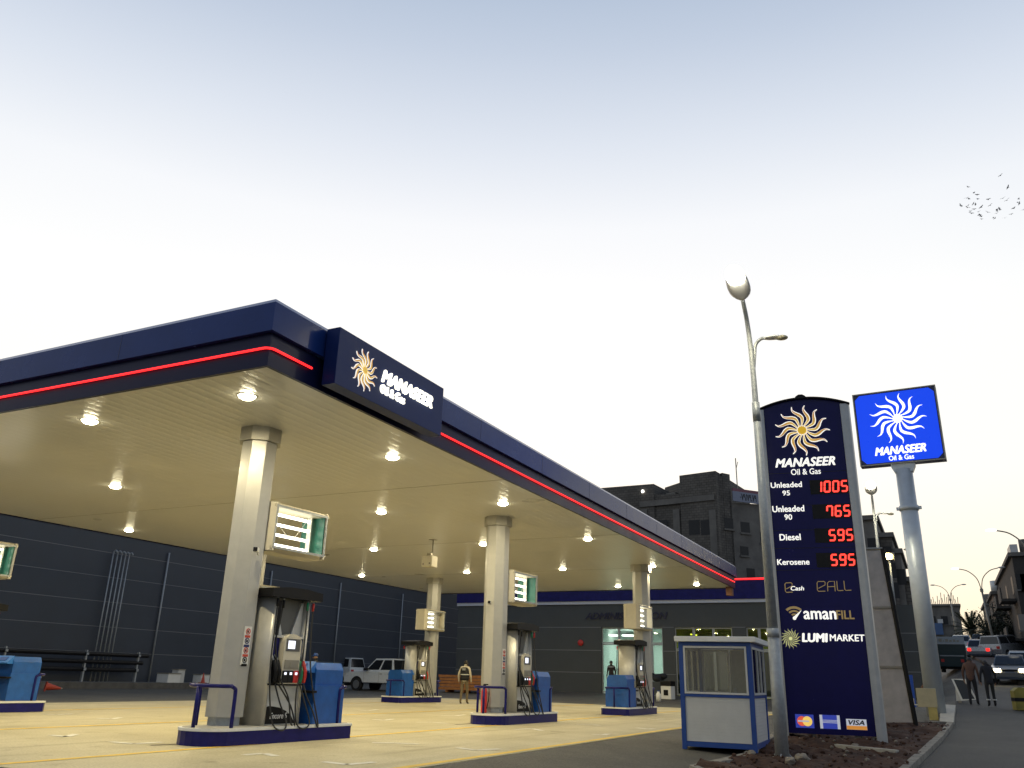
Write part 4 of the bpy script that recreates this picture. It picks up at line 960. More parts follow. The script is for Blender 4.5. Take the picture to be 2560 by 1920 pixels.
# ================================================================== WAREHOUSE (long dark wall on the left)
M_CLAD = mat('charcoal_cladding', (.036, .045, .060), .55, nz=.14, ns=.6)
M_SEAM = mat('cladding_seam', (.17, .18, .19), .5)
wh = thing('warehouse', 'long dark charcoal clad warehouse wall behind the forecourt', 'building', (-37.0, 35, .36))
q = MB(); q.box(-10, 0, -45, 30, 0, 8.2); q.build('wall', M_CLAD, wh)
for k in range(1, 7): MB().box(.0, .006, -44.9, 29.9, .17 + k * 1.19 - .013, .17 + k * 1.19 + .013).build('panel_seam', M_SEAM, wh)
for (x, y) in ((382, 1640), (835, 1652), (660, 1600), (1000, 1600)):
    p = atX(x, y, -36.9); MB().tube([(.09, p.y - 35, 0), (.09, p.y - 35, 6.6)], .045, 8).build('downpipe', M_STEEL, wh)
VP = None
for k, bx_p in enumerate((505, 530, 555, 578, 600)):
    p = atX(bx_p / 2.2417, 1180 + 1165 / 2.2417, -36.75)
    lab = f'thin galvanised vent pipe on the dark wall, {ordn[k]} from left in the bundle'
    if VP is None:
        VP = thing('vent_pipe', lab, 'pipe', (-36.75, p.y, .36), 0, 'bundle of five vent pipes on the dark wall')
        MB().tube([(0, 0, 0), (0, 0, 6.05)], .032, 8).build('riser', M_STEEL, VP)
        MB().tube(smoothpath([(0, 0, 6.05), (.02, .02, 6.18), (.10, .06, 6.22), (.16, .09, 6.12)], 4), .036, 8).build('vent_cap', M_STEEL, VP)
    else: copy_tree(VP, None, (-36.75, p.y, .36), None, lab)
# black pipes on a low rack in front of it
pr_ = thing('pipe_rack', 'long black pipes on a low rack against the dark wall at the left edge', 'pipe rack', (-36.3, 18, .36))
for k, z in enumerate((.55, .9, 1.25)):
    MB().tube([(0, -9, z), (0, 13.6 - .3 * (2 - k), z)], .10, 10).build('long_pipe', M_BLACK, pr_)
for y in (-6, -2, 2, 6, 10, 13): MB().box(-.06, .06, y - .04, y + .04, 0, 1.42).box(-.02, .125, y - .06, y + .06, .5, .62).box(-.02, .125, y - .06, y + .06, 1.2, 1.3).build('upright', M_STEEL if y > 0 else M_COLDK, pr_)
# odds and ends along the kerb
def bucket(px, py, w, h, lab, m=M_WHITE):
    p = atX(px, py, -35.6); t = thing('carton', lab, 'box', (p.x, p.y, .36))
    MB().box(-w / 2, w / 2, -w / 2, w / 2, 0, h, b=.02).build('body', m, t); MB().box(-w / 2 - .02, w / 2 + .02, -w / 2 - .02, w / 2 + .02, h, h + .05).build('lid', M_COLDK, t)
bucket(420, 1703, .8, .42, 'low white carton with dark lid on the kerb by the dark wall'); bucket(443, 1703, .45, .62, 'taller white sack shaped box beside the low carton', M_CORR); bucket(502, 1703, .6, .4, 'white carton half hidden behind the nearest column')
M_CONE = mat('cone_orange', (.45, .06, .03), .6, nz=.15)
p = atz(115, 1716, .0); p = Vector((-31.5, atX(115, 1716, -31.5).y, gz(-31.5, 20)))
t = thing('traffic_cone', 'red traffic cone lying on its side near the left bin', 'traffic cone', p + Vector((0, 0, .2)), R(62)); t.scale = (.75, .75, .75)
T = Matrix.Rotation(R(97), 4, 'Y')
MB().lathe([(.20, 0), (.05, .70), (.035, .80), (.001, .81)], 16, M=T).build('cone_body', M_CONE, t); MB().lathe([(.062, .60), (.038, .79)], 16, M=T).build('grey_tip', M_COLDK, t)
MB().box(-.24, .24, -.24, .24, -.04, 0, M=T).build('base', M_CONE, t)
p = atX(508, 1692, -35.3); t = thing('traffic_cone', 'upright traffic cone with grey tip on the kerb', 'traffic cone', (p.x, p.y, .37)); t.scale = (.62, .62, .62)
MB().lathe([(.20, .04), (.03, .80), (.001, .81)], 16).build('cone_body', M_CONE, t); MB().lathe([(.09, .5), (.052, .68)], 16).build('reflective_band', M_WHITE, t); MB().box(-.24, .24, -.24, .24, 0, .04).build('base', M_CONE, t)

# ================================================================== ADMINISTRATION BUILDING
AY = 46.0; AZ = .42
xl = at(840 + 1685 / 5.53, 1480 + 400 / 5.53, AY).x; xr = at(2206, 1500, AY).x
ad = thing('administration_building', 'low dark grey office building with navy parapet, white stripe and lit entrance', 'building', (xl, AY, AZ))
aw = xr - xl
def ax(px, py=1640): return at(px, py, AY).x - xl
def az(py, px=1660): return at(px, py, AY).z - AZ
zh, zs1, zs0, ztop = az(1420 + 820 / 5.53), az(1420 + 490 / 5.53), az(1420 + 446 / 5.53), 6.38 - AZ
d0, d1, d2, d3 = ax(1503.5), ax(1547), ax(1588), ax(1629)
e1 = ax(1658); g0, g1, g2, g3 = ax(1688), ax(1736), ax(1785.6), ax(1834); g4 = ax(1869); g5 = min(aw - .6, ax(2000))
M_ADM = mat('dark_grey_panel_wall', (.060, .066, .066), .6, nz=.12, ns=.8)
q = MB(); q.box(0, d0, 0, .3, -.5, zh); q.box(e1, g0, 0, .3, -.5, zh); q.box(g3, g4, 0, .3, -.5, zh); q.box(g5, aw, 0, .3, -.5, zh); q.box(0, aw, 0, .3, zh, zs1)
q.box(0, .3, .3, 9, -.5, ztop - .3); q.box(aw - .3, aw, .3, 9, -.5, ztop - .3); q.box(.3, aw - .3, 8.7, 9, -.5, ztop - .3)
q.build('wall', M_ADM, ad)
MB().box(-.05, aw + .05, -.10, .3, zs1, zs0).build('white_stripe', mat('stripe_white', (.62, .64, .68), .5, nz=.05), ad)
MB().box(-.05, aw + .05, -.16, .3, zs0, ztop).build('parapet', M_NAVY, ad)
MB().tube([(0, -.19, ztop - .03), (aw, -.19, ztop - .03)], .045, 8).build('red_strip', M_RED, ad)
MB().box(.3, aw - .3, .3, 8.7, zh + .12, zh + .3).build('roof', mat('roof_grey', (.2, .2, .2), .7), ad)
zsm = [az(1420 + y / 5.53) for y in (1150, 1470)]
for z in [zh] + zsm:
    for (a, b) in ((0, d0), (e1, g0), (g3, g4)): MB().box(a, b, -.006, .0, z - .018, z + .018).build('panel_seam', M_SEAM, ad)
text_part('ADMINISTRATION', 'wall_lettering', mat('navy_letter', (.010, .012, .045), .4), ad, ax(1464, 1540), ax(1669, 1540), az(1420 + 705 / 5.53), az(1420 + 612 / 5.53), -.006, .05, .3, .03)
# glazing
M_AGL = glass('entrance_glass', (.72, .80, .76), .06)
zt_ = az(1420 + 1047 / 5.53)
def glz(x0, x1, z0, z1, nm, gm, fm=M_STEEL):
    w_ = wframe(x0, x1, z0, z1, .07, .12, nm, ad, fm); pane(x0 + .07, x1 - .07, z0 + .07, z1 - .07, .12, w_, gm); return w_
glz(d0, d1, zt_, zh - .01, 'transom_window', M_AGL); glz(d1, d2, zt_, zh - .01, 'transom_window', M_AGL); glz(d2, d3, zt_, zh - .01, 'transom_window', M_AGL); glz(d3, e1, zt_, zh - .01, 'transom_window', M_AGL)
dw = glz(d0, d1, -.0, zt_ - .01, 'entrance_door', M_AGL); MB().box(d1 - .12, d1 - .08, .05, .085, .9, 1.3).build('handle', M_STEEL, dw)
glz(d1, d2, 0, zt_ - .01, 'window', M_AGL); glz(d2, d3, 0, zt_ - .01, 'window', M_AGL); glz(d3, e1, 0, zt_ - .01, 'window', M_AGL)
M_GGL = glass('green_film_glass', (.55, .62, .16), .05)
zg = az(1420 + 965 / 5.53) - .6
for a, b in ((g0, g1), (g1, g2), (g2, g3)) : glz(a, b, zg, zh - .01, 'green_window', M_GGL); glz(a, b, 0, zg - .01, 'window', glass('dim_glass', (.25, .27, .22), .1))
nn_ = 4
for k in range(nn_):
    a, b = g4 + (g5 - g4) * k / nn_, g4 + (g5 - g4) * (k + 1) / nn_
    glz(a, b, zg, zh - .01, 'green_window', M_GGL); glz(a, b, 0, zg - .01, 'window', glass('dim_glass', (.25, .27, .22), .1))
# rooms behind the glass
def room(x0, x1, y1, m, nm, ylo=.31):
    q = MB(); q.box(x0, x1, y1, y1 + .1, -.1, zh + .1); q.box(x0 - .1, x0, ylo, y1, -.1, zh + .1); q.box(x1, x1 + .1, ylo, y1, -.1, zh + .1); q.box(x0, x1, ylo, y1, -.12, -.02); q.box(x0, x1, ylo, y1, zh - .02, zh + .08)
    return q.build(nm, m, ad)
rm = room(d0 - .2, e1 + .2, 5.0, mat('pale_room_wall', (.55, .62, .60), .7), 'lobby')
MB().box(d0 + .5, d0 + 1.5, 4.93, 5.0, 0, 2.15).build('inner_door', mat('inner_door_pale', (.75, .78, .75), .5), rm)
rg = room(g0 - .1, g5 + .3, 4.0, mat('lime_room_wall', (.30, .34, .08), .7), 'shop_room')
M_CEIL = glow('ceiling_disc', (1, .97, .9), 4)
for (px, py) in ((1480 + 268 / 5.53, 1420 + 935 / 5.53), (1480 + 515 / 5.53, 1420 + 937 / 5.53)):
    p = at(px, py, AY + 2.2); x, z = p.x - xl, p.z - AZ
    MB().lathe([(.001, z + .05), (.42, z + .05), (.45, z), (.42, z - .03), (.001, z - .03)], 20, M=Matrix.Translation((x, 2.2, 0))).build('ceiling_lamp', M_CEIL, rm)
lamp('lobby_light', 'AREA', (xl + (d0 + e1) / 2, AY + 2.5, AZ + zh - .3), 130, (.92, 1, .92), 1.2)
for x in (g1, g3, g5 - 1): lamp('shop_light', 'AREA', (xl + x, AY + 2, AZ + zh - .2), 22, (1, 1, .6), .6)
sp2 = MB()
for (px, py) in ((1480 + 1372 / 5.53, 1420 + 918 / 5.53), (1480 + 1440 / 5.53, 1420 + 928 / 5.53), (1480 + 1410 / 5.53, 1420 + 922 / 5.53), (1480 + 1935 / 5.53, 1420 + 855 / 5.53)):
    p = at(px, py, AY + 1.2); sp2.ball((p.x - xl, 1.2, p.z - AZ), .06, .06, .04, 6)
sp2.build('spot_lamp', M_CEIL, rg)
al = MB().lathe([(.001, 0), (.17, 0), (.17, .05), (.1, .08), (.001, .08)], 16, M=Matrix.Rotation(R(90), 4, 'X')); p = at(1452, 1607, AY)
al.build('alarm_bell', M_REDP, ad, Matrix.Translation((p.x - xl, -.01, p.z - AZ)))
# lower grey wing to the right
xa, xb = at(2207, 1560, AY + 1).x, at(2335, 1560, AY + 1).x
wg = thing('low_wing', 'low dark grey clad wall running behind the sign pole', 'building', (xa, AY + 1, AZ))
zw = at(2280, 1512, AY + 1).z - AZ
MB().box(0.03, xb - xa, 0, 6, -.5, zw).build('wall', M_ADM, wg)
for py in (1583, 1629, 1680): z = at(2280, py, AY + 1).z - AZ; MB().box(.03, xb - xa, -.006, 0, z - .02, z + .02).build('panel_seam', M_SEAM, wg)
p = at(2222, 1391, AY + 4)
fl = thing('flood_light', 'glowing yellow flood light on a short mast above the grey wing', 'flood light', (p.x, p.y, AZ + ztop - 1.2))
hf = p.z - (AZ + ztop - 1.2)
MB().tube([(0, .2, -.8), (0, .2, hf)], .05, 8).build('mast', M_STEEL, fl)
fh = MB().box(-.28, .28, -.05, .15, hf - .2, hf + .2, b=.03).build('lamp_head', M_COLDK, fl); MB().ball((0, -.07, hf), .2, .07, .16, 10).build('lens', glow('flood_lens', (1, .78, .3), 22), fh)
lamp('flood_beam', 'SPOT', (p.x, p.y - .2, p.z), 120, (1, .8, .4), .2, rot=(R(65), 0, R(20)), spot=R(120))

# small things outside the offices
g = at(1670, 1731, 43.0)
t = thing('white_cabinet', 'white box with black square front and dark lid by the office pillar', 'cabinet', (g.x, 43, gz(g.x, 43)), R(-8))
MB().box(-.27, .27, -.25, .25, 0, .62, b=.02).build('body', M_WHITE, t); MB().box(-.12, .12, -.262, -.25, .18, .44).build('dark_front', M_BLACK, t); MB().box(-.29, .29, -.27, .27, .62, .86, b=.03).build('lid', M_BLACK, t)
g = at(1644, 1722, 43.6)
t = thing('covered_trolley', 'grey covered trolley heaped with dark cloth by the glass entrance', 'trolley', (g.x, 43.6, gz(g.x, 43.6)))
MB().box(-.38, .38, -.3, .3, .12, .78, b=.03).build('body', M_CLAD, t)
hp = MB(); random.seed(5)
for k in range(7): hp.ball((random.uniform(-.3, .3), random.uniform(-.2, .2), .86 + random.uniform(0, .2)), .24, .22, .15, 8)
hp.build('dark_cloth', M_DKCLOTH, t)
for x in (-.3, .3): MB().cyl((x, -.28, .07), (x, -.22, .07), .07, n=12).build('wheel', M_RUBBER, t)
g = at(1645, 1700, 41.5); t = thing('white_canister', 'small white canister on the ground by the far island', 'canister', (g.x, 41.5, gz(g.x, 41.5)))
MB().lathe([(.001, 0), (.12, 0), (.12, .34), (.06, .40), (.05, .46), (.001, .46)], 12).build('body', M_WHITE, t); MB().cyl((0, 0, .46), (0, 0, .5), .055).build('cap', M_BLUE, t)
# orange timber stack
a_, b_ = at(1127, 1716, 42.5), at(1206, 1716, 42.5)
t = thing('timber_stack', 'long low stack of orange-brown timber boards behind the walking man', 'timber stack', ((a_.x + b_.x) / 2, 42.5, gz(a_.x, 42.5)))
w2 = (b_.x - a_.x) / 2 + .5
for k in range(5):
    o_2 = random.uniform(-.08, .08); MB().box(-w2 + o_2, w2 + o_2, -.45, .45, .12 + k * .16, .255 + k * .16).build('board', M_WOOD, t)
for x in (-w2 * .7, 0, w2 * .7): MB().box(x - .06, x + .06, -.4, .4, 0, .12).build('bearer', M_WOOD, t)

# ================================================================== PLANTER WITH TURNED SOIL
plp = [(-3.62, 13.7), (-3.35, 16.5), (-3.62, 20.0), (-4.1, 27.6), (-.02, 28.6), (-.30, 23.5), (-.80, 16.6), (-1.35, 12.6), (-2.4, 12.2)]
plt_ = thing('planter', 'raised kerbed planter strip of bare red-brown soil under the price totem', 'planter', (0, 0, 0))
q = MB(); rnd = random.Random(3)
for (a, b) in zip(plp, plp[1:] + plp[:1]):
    a, b = Vector(a), Vector(b); L = (b - a).length; n_ = max(1, int(L / 1.1)); d = (b - a) / L; nn = Vector((-d.y, d.x))
    for k in range(n_):
        p0, p1 = a + d * (L * k / n_ + .003), a + d * (L * (k + 1) / n_ - .003)
        h = .09 + rnd.uniform(-.006, .006)
        quad = [p0 + nn * .075, p0 - nn * .075, p1 - nn * .075, p1 + nn * .075]
        zz = [gz(v.x, v.y) for v in quad]
        vs = [(v.x, v.y, z - .25) for v, z in zip(quad, zz)] + [(v.x + rnd.uniform(-.006, .006), v.y, z + h) for v, z in zip(quad, zz)]
        q.add(vs, [(0, 1, 5, 4), (1, 2, 6, 5), (2, 3, 7, 6), (3, 0, 4, 7), (4, 5, 6, 7)])
q.build('kerb', mat('dusty_planter_kerb', (.20, .185, .155), .9, nz=.45, ns=3, bump=.8, bs=14), plt_)
def inside(x, y, poly):
    c = False
    for (x0, y0), (x1, y1) in zip(poly, poly[1:] + poly[:1]):
        if (y0 > y) != (y1 > y) and x < (x1 - x0) * (y - y0) / (y1 - y0) + x0: c = not c
    return c
def soilz(x, y):
    v = Vector((x, y, 0))
    return gz(x, y) + .03 + .10 * (noise.noise(v * .9) + .4) + .07 * noise.noise(v * 2.6) + .05 * noise.noise(v * 7) + .03 * noise.noise(v * 17)
q = MB(); st = .075; idx = {}
nx, ny = int(4.4 / st), int(17 / st)
def sv(i, j):
    if (i, j) not in idx:
        x, y = -4.2 + i * st, 12.1 + j * st; idx[(i, j)] = len(q.v); q.v.append(Vector((x, y, soilz(x, y))))
    return idx[(i, j)]
for j in range(ny):
    for i in range(nx):
        if inside(-4.2 + (i + .5) * st, 12.1 + (j + .5) * st, plp): q.f.append([sv(i, j), sv(i + 1, j), sv(i + 1, j + 1), sv(i, j + 1)]); q.m.append(0); q.sm.append(True)
soil = q.build('soil', mat('red_brown_soil', (.050, .021, .010), .95, nz=.5, ns=2.2, bump=.9, bs=18), plt_, fixn=False)
rc_ = random.Random(21); q = MB(); nc = 0
ico = bmesh.new(); bmesh.ops.create_icosphere(ico, subdivisions=1, radius=1); iv = [v.co.copy() for v in ico.verts]; fi = [[v.index for v in f.verts] for f in ico.faces]; ico.free()
while nc < 1100:
    x, y = rc_.uniform(-4.2, 0), 12.2 + 16 * rc_.random() ** 1.6
    if not inside(x, y, plp): continue
    r = .010 + .045 * rc_.random() ** 3; ph = rc_.random() * 50
    q.add([(x + v.x * r * (1 + .4 * noise.noise(v * 2 + Vector((ph, 0, 0)))), y + v.y * r * (1 + .4 * noise.noise(v * 2 + Vector((0, ph, 0)))), soilz(x, y) + r * .35 + v.z * r * .8) for v in iv], fi, 1 if rc_.random() < .12 else 0); nc += 1
q.build('soil_clods', [MATS['red_brown_soil'], mat('pale_grit', (.20, .17, .13), .9, nz=.3)], plt_)['kind'] = 'stuff'
M_ROCK = mat('pale_rock', (.22, .19, .15), .9, nz=.3, ns=6, bump=.4)
def rock(x, y, r, label, seed):
    bm = bmesh.new(); bmesh.ops.create_icosphere(bm, subdivisions=3, radius=r)
    for v in bm.verts:
        k = 1 + .35 * noise.noise(v.co / r * 1.3 + Vector((seed, 0, 0))) + .12 * noise.noise(v.co / r * 3.5); v.co *= k; v.co.z *= .72
    me = bpy.data.meshes.new('rock'); bm.to_mesh(me); bm.free(); me.materials.append(M_ROCK)
    o = bpy.data.objects.new('rock', me); COL.objects.link(o); o.location = (x, y, soilz(x, y) + r * .35); tag(o, label, 'rock', 'rocks on the planter soil'); return o
for (px, py, r, lab) in ((2006, 1914, .12, 'largest pale rock just right of the nearest lamp base'), (1976, 1917, .09, 'small pale rock at the foot of the nearest lamp'),
                         (1880, 1905, .07, 'flat pale lump of earth in the soil left of the nearest lamp'), (2250, 1835, .11, 'dark rough rock by the foot of the second lamp'),
                         (2140, 1885, .07, 'small stone in the soil under the right half of the price totem'), (2330, 1802, .12, 'pale rubble lump below the beige board')):
    p = atz(px, py, gz(-1.8, 18)); rock(p.x, p.y, r, lab, px * .01)
p0, p1 = atz(2090, 1871, -.12), atz(2245, 1887, -.12)
t = thing('kerb_stone', 'loose pale kerb bar lying in the soil before the totem', 'kerb stone', ((p0.x + p1.x) / 2, (p0.y + p1.y) / 2, soilz((p0.x + p1.x) / 2, (p0.y + p1.y) / 2) + .02), math.atan2(p1.y - p0.y, p1.x - p0.x))
MB().box(-(p1 - p0).length / 2, (p1 - p0).length / 2, -.05, .05, -.05, .05, b=.012).build('bar', M_CONC, t)

# ================================================================== HOARDING BEHIND THE TOTEM, AND WHAT STANDS NEAR IT
hy_ = 27.2; hb = gz(-1.6, hy_)
def hp(px, py): p = at(px, py, hy_); return p.x, p.z
ho = thing('panel_hoarding', 'stacked grey boards with a slanting black strut behind the price totem', 'hoarding', (hp(2230, 1806)[0], hy_, hb))
hx0 = hp(2230, 1806)[0]
rows = [(1377, 1517), (1520, 1665), (1669, 1806)]
redge = lambda py: 2206 + (py - 1372) * (2290 - 2206) / (1815 - 1372)
for (ya, yb) in rows:
    xl_a = 2120; pts = [hp(xl_a, yb), hp(redge(yb) - 4, yb), hp(redge(ya) - 4, ya), hp(xl_a, ya)]
    MB().prism([(x - hx0, z - hb) for x, z in pts], -.03, .03, 'xz').build('board', M_BLOCKW, ho)
a, b = hp(2206, 1372), hp(2291, 1818)
MB().tube([(a[0] - hx0, -.02, a[1] - hb), (b[0] - hx0, -.02, b[1] - hb)], .07, 6).build('strut', M_BLACK, ho)
MB().tube([(hp(2120, 1374)[0] - hx0, .0, hp(2120, 1374)[1] - hb), (a[0] - hx0, 0, a[1] - hb)], .05, 6).build('top_rail', M_COLDK, ho)
for (ya, yb) in rows[:2]: MB().box(hp(2125, yb)[0] - hx0, hp(redge(yb) - 6, yb)[0] - hx0, -.07, -.032, hp(2200, yb + 2)[1] - hb - .03, hp(2200, yb + 2)[1] - hb + .03).build('cross_rail', M_COLDK, ho)
for px in (2150, 2262): MB().tube([(hp(px, 1790)[0] - hx0, .06, hp(px, 1560)[1] - hb), (hp(px, 1790)[0] - hx0, 1.3, -.1)], .05, 6).build('rear_brace', M_COLDK, ho)
yb_ = 30.2
a, b = at(2289, 1720, yb_), at(2345, 1769, yb_); g_ = gz(a.x, yb_)
t = thing('board_sign', 'blank beige board on a short post behind the planter', 'board', ((a.x + b.x) / 2, yb_, g_)); hw = (b.x - a.x) / 2
MB().box(-hw, hw, -.04, .04, b.z - g_, a.z - g_, b=.01).build('board', mat('beige_board', (.48, .42, .26), .7, nz=.1), t)
MB().box(.0, hw * .9, -.03, .05, -.1, b.z - g_ + .02).build('post', M_GOLDY, t)
yb_ = 33.4
a, b = at(2268, 1687, yb_), at(2291, 1768, yb_); g_ = gz(a.x, yb_)
t = thing('blue_sign', 'upright blue panel sign with a white letter at its foot', 'sign', ((a.x + b.x) / 2, yb_, g_)); hw = (b.x - a.x) / 2
MB().box(-hw, hw, 0, .06, b.z - g_, a.z - g_).build('panel', mat('deep_blue_panel', (.01, .07, .42), .4, nz=.05), t)
MB().box(-.04, .04, .06, .12, 0, b.z - g_ + .3).build('post', M_COLDK, t)
q = MB(); zq = b.z - g_ + .08; ribbon(q, [(.02, zq + .20), (.02, zq + .03), (.05, zq), (.14, zq), (.17, zq + .03), (.17, zq + .20)], .035, -.001, .008); q.build('letter', M_SIGNW0, t)
# pavement slab by the pole, dark trestle board, yellow block
p = [onground(2352, 1768), onground(2390, 1770), onground(2385, 1815), onground(2350, 1812)]
q = MB(); q.add([(v.x, v.y, v.z + .10) for v in p] + [(v.x, v.y, v.z - .2) for v in p], [(0, 1, 2, 3), (0, 4, 5, 1), (1, 5, 6, 2), (2, 6, 7, 3), (3, 7, 4, 0)]); structure(q.build('pavement', M_CONC))
yb_ = 38.5
def bp(px, py): v = at(px, py, yb_); return v.x, v.z
cx0 = bp(2400, 1752)[0]; g_ = gz(cx0, yb_)
t = thing('trestle_board', 'dark leaning board with pale edges behind the two men on the road', 'board', (cx0, yb_, g_))
qd = [bp(2381, 1698), bp(2412, 1699), bp(2440, 1748), bp(2405, 1750)]
MB().prism([(x - cx0, z - g_) for x, z in qd], -.02, .02, 'xz').build('board', M_CLAD, t)
q = MB(); ribbon(q, [(x - cx0, z - g_) for x, z in qd], .08, -.022, .02, closed=True); q.build('pale_edge', M_WHITE, t)
tri = [bp(2388, 1716), bp(2420, 1752), bp(2391, 1752)]; MB().prism([(x - cx0, z - g_) for x, z in tri], .03, .05, 'xz').build('pale_side', M_CORR, t)
MB().box(-.05, .05, .05, .6, -.15, bp(2400, 1735)[1] - g_).build('stay', M_COLDK, t)
p = onground(2578, 1776); t = thing('yellow_block', 'yellow road block cut off by the right edge', 'road block', p, R(8))
MB().prism([(-.5, 0), (.9, 0), (.9, .62), (.75, .74), (-.35, .74), (-.5, .62)], -.3, .3, 'xz').build('body', mat('faded_yellow', (.22, .19, .035), .7, nz=.3, ns=3), t)
MB().box(-.505, .905, -.306, .306, .28, .40).build('dark_band', M_BLACK, t)
# median with its kerb
ml = [onground(2546, 1712), onground(2500, 1684), onground(2466, 1664), onground(2440, 1650), onground(2412, 1634)]
q = MB(); w = 1.6
for a, b in zip(ml, ml[1:]):
    vs = [(a.x, a.y, a.z + .2), (a.x + w, a.y, gz(a.x + w, a.y) + .2), (b.x + w, b.y, gz(b.x + w, b.y) + .2), (b.x, b.y, b.z + .2)]
    q.add(vs + [(x, y, z - .5) for x, y, z in vs], [(0, 1, 2, 3), (0, 4, 5, 1), (1, 5, 6, 2), (2, 6, 7, 3), (3, 7, 4, 0)])
structure(q.build('median', mat('median_soil', (.07, .06, .05), .9, nz=.3, ns=3)))

# ================================================================== BUILDINGS BEHIND
def block_mat(name, col, sc=1.0):
    m = bpy.data.materials.new(name); m.use_nodes = True; nt = m.node_tree; b = nt.nodes['Principled BSDF']; b.inputs['Roughness'].default_value = .9
    tcn = nt.nodes.new('ShaderNodeTexCoord'); mp = nt.nodes.new('ShaderNodeMapping'); mp.inputs['Rotation'].default_value = (R(90), 0, 0)
    br = nt.nodes.new('ShaderNodeTexBrick'); br.inputs['Scale'].default_value = 1.0 * sc; br.inputs['Brick Width'].default_value = .42; br.inputs['Row Height'].default_value = .22; br.inputs['Mortar Size'].default_value = .02
    br.inputs['Color1'].default_value = (*col, 1); br.inputs['Color2'].default_value = (*[c * .72 for c in col], 1); br.inputs['Mortar'].default_value = (*[c * .45 for c in col], 1)
    n = nt.nodes.new('ShaderNodeTexNoise'); n.inputs['Scale'].default_value = .35; n.inputs['Detail'].default_value = 7; n.inputs['Roughness'].default_value = .7
    nt.links.new(tcn.outputs['Object'], mp.inputs[0]); nt.links.new(mp.outputs[0], br.inputs['Vector']); nt.links.new(tcn.outputs['Object'], n.inputs['Vector'])
    mx = nt.nodes.new('ShaderNodeMixRGB'); mx.blend_type = 'MULTIPLY'; mx.inputs[0].default_value = 1
    rp = nt.nodes.new('ShaderNodeValToRGB'); rp.color_ramp.elements[0].position = .3; rp.color_ramp.elements[0].color = (.55, .55, .55, 1); rp.color_ramp.elements[1].position = .7; rp.color_ramp.elements[1].color = (1.2, 1.2, 1.2, 1)
    nt.links.new(n.outputs['Fac'], rp.inputs[0]); nt.links.new(br.outputs['Color'], mx.inputs[1]); nt.links.new(rp.outputs[0], mx.inputs[2]); nt.links.new(mx.outputs[0], b.inputs['Base Color'])
    return m
M_BRK = block_mat('rough_concrete_block', (.155, .14, .12)); M_RAW = mat('raw_concrete', (.145, .135, .12), .9, nz=.35, ns=.6, bump=.2, bs=6)
M_HOLE = mat('dark_opening', (.008, .008, .009), .6)
BY = 72.0
C0 = at(1788, 1400, BY); dl_ = Vector((-.995, .10, 0)).normalized(); ang = math.atan2(-dl_.y, -dl_.x)
BM = Matrix.Translation((C0.x, C0.y, 0)) @ Matrix.Rotation(ang, 4, 'Z')
bt = thing('block_building', 'tall unfinished grey block building with ragged roofline behind the canopy', 'building', (C0.x, C0.y, 0), ang)
def bl(px, py): return onplane(px, py, BM, 0)
def colz(px0, px1, py0, py1, d=12.0, y0=0.0, m=M_BRK, nm='wall'):
    x0, za = bl(px0, py0); x1, zb2 = bl(px1, py1)
    return MB().prism([(x0, 0), (x1, 0), (x1, zb2), (x0, za)], y0, y0 + d, 'xz').build(nm, m, bt)
colz(1400, 1634, 1228, 1209.5, 10); colz(1634.2, 1698, 1236, 1234, 10, .15)
colz(1660, 1683, 1230, 1227, 3, .5, M_RAW, 'roof_block'); colz(1694, 1707, 1221, 1220, 2, .3, M_RAW, 'roof_block')
colz(1698.2, 1788, 1189, 1177, 10, 0)
q = MB()
for py in (1258,):
    x0, z = bl(1600, 1262); x1, z1 = bl(1786, 1243); q.prism([(x0, z - .25), (x1, z1 - .25), (x1, z1 + .25), (x0, z + .25)], -.12, -.002, 'xz')
q.build('floor_band', M_RAW, bt)
q = MB()
for px in (1610, 1690, 1780): x0, z = bl(px, 1260); q.box(x0 - .3, x0 + .3, -.08, -.003, 0, z - .5)
q.build('concrete_pillar', M_RAW, bt)
# right hand face turned away
ra = R(40); RM = Matrix.Rotation(R(90) - ra - ang, 4, 'Z')
RW_ = BM @ RM
def br(px, py): return onplane(px, py, RW_, 0)
x0, zt0 = 0, bl(1788, 1177)[1]
def rside(px0, px1, py0, py1, d, nm, m=M_RAW, y=0.0):
    x0, za = br(px0, py0); x1, zb2 = br(px1, py1)
    return MB().prism([(x0, 0), (x1, 0), (x1, zb2), (x0, za)], y, y + d, 'xz').build(nm, m, bt, RM)
rside(1788.3, 1800, 1177, 1184, 8, 'wall', M_BRK); rside(1800.2, 1805, 1190, 1190, 8, 'wall', M_BRK); rside(1805.2, 1824, 1182, 1186, 8, 'wall', M_BRK); rside(1824.2, 2010, 1256, 1268, 8, 'wall', M_RAW)
for (px, py, w_px, h_px) in ((1810, 1294, 22, 26), (1851, 1304, 22, 26), (1866, 1420, 20, 24), (1812, 1420, 18, 24), (1900, 1330, 22, 26), (1850, 1365, 20, 22)):
    x, z = br(px, py); x1 = br(px + w_px, py)[0]; z1 = br(px, py + h_px)[1]
    w_ = MB().box(x, x1, -.02, -.003, z1, z).build('window', M_HOLE, bt, RM)
    MB().box(x - .1, x1 + .1, -.12, -.004, z1 - .18, z1 - .02).build('sill', M_RAW, w_)
x, z = br(1826, 1224); x1, z1 = br(1895, 1262)
bn = MB().box(x, x1, -.3, -.2, z1 + .9, z + .1).box(x, x1, -.305, -.2, z1, z1 + .898, 1).build('roof_banner', [mat('faded_pink_banner', (.23, .10, .12), .8, nz=.2), mat('grey_blue_banner', (.24, .26, .33), .8, nz=.1)], bt, RM)
try:
    text_part('\u0660\u0667\u0669/\u0667\u0669.\u0667\u0669', 'banner_numbers', M_HOLE, bn, x + .8, x1 - .4, z1 + .15, z1 + .75, -.308, .01, 0, .01)
except Exception as ex_: print('banner text', ex_)
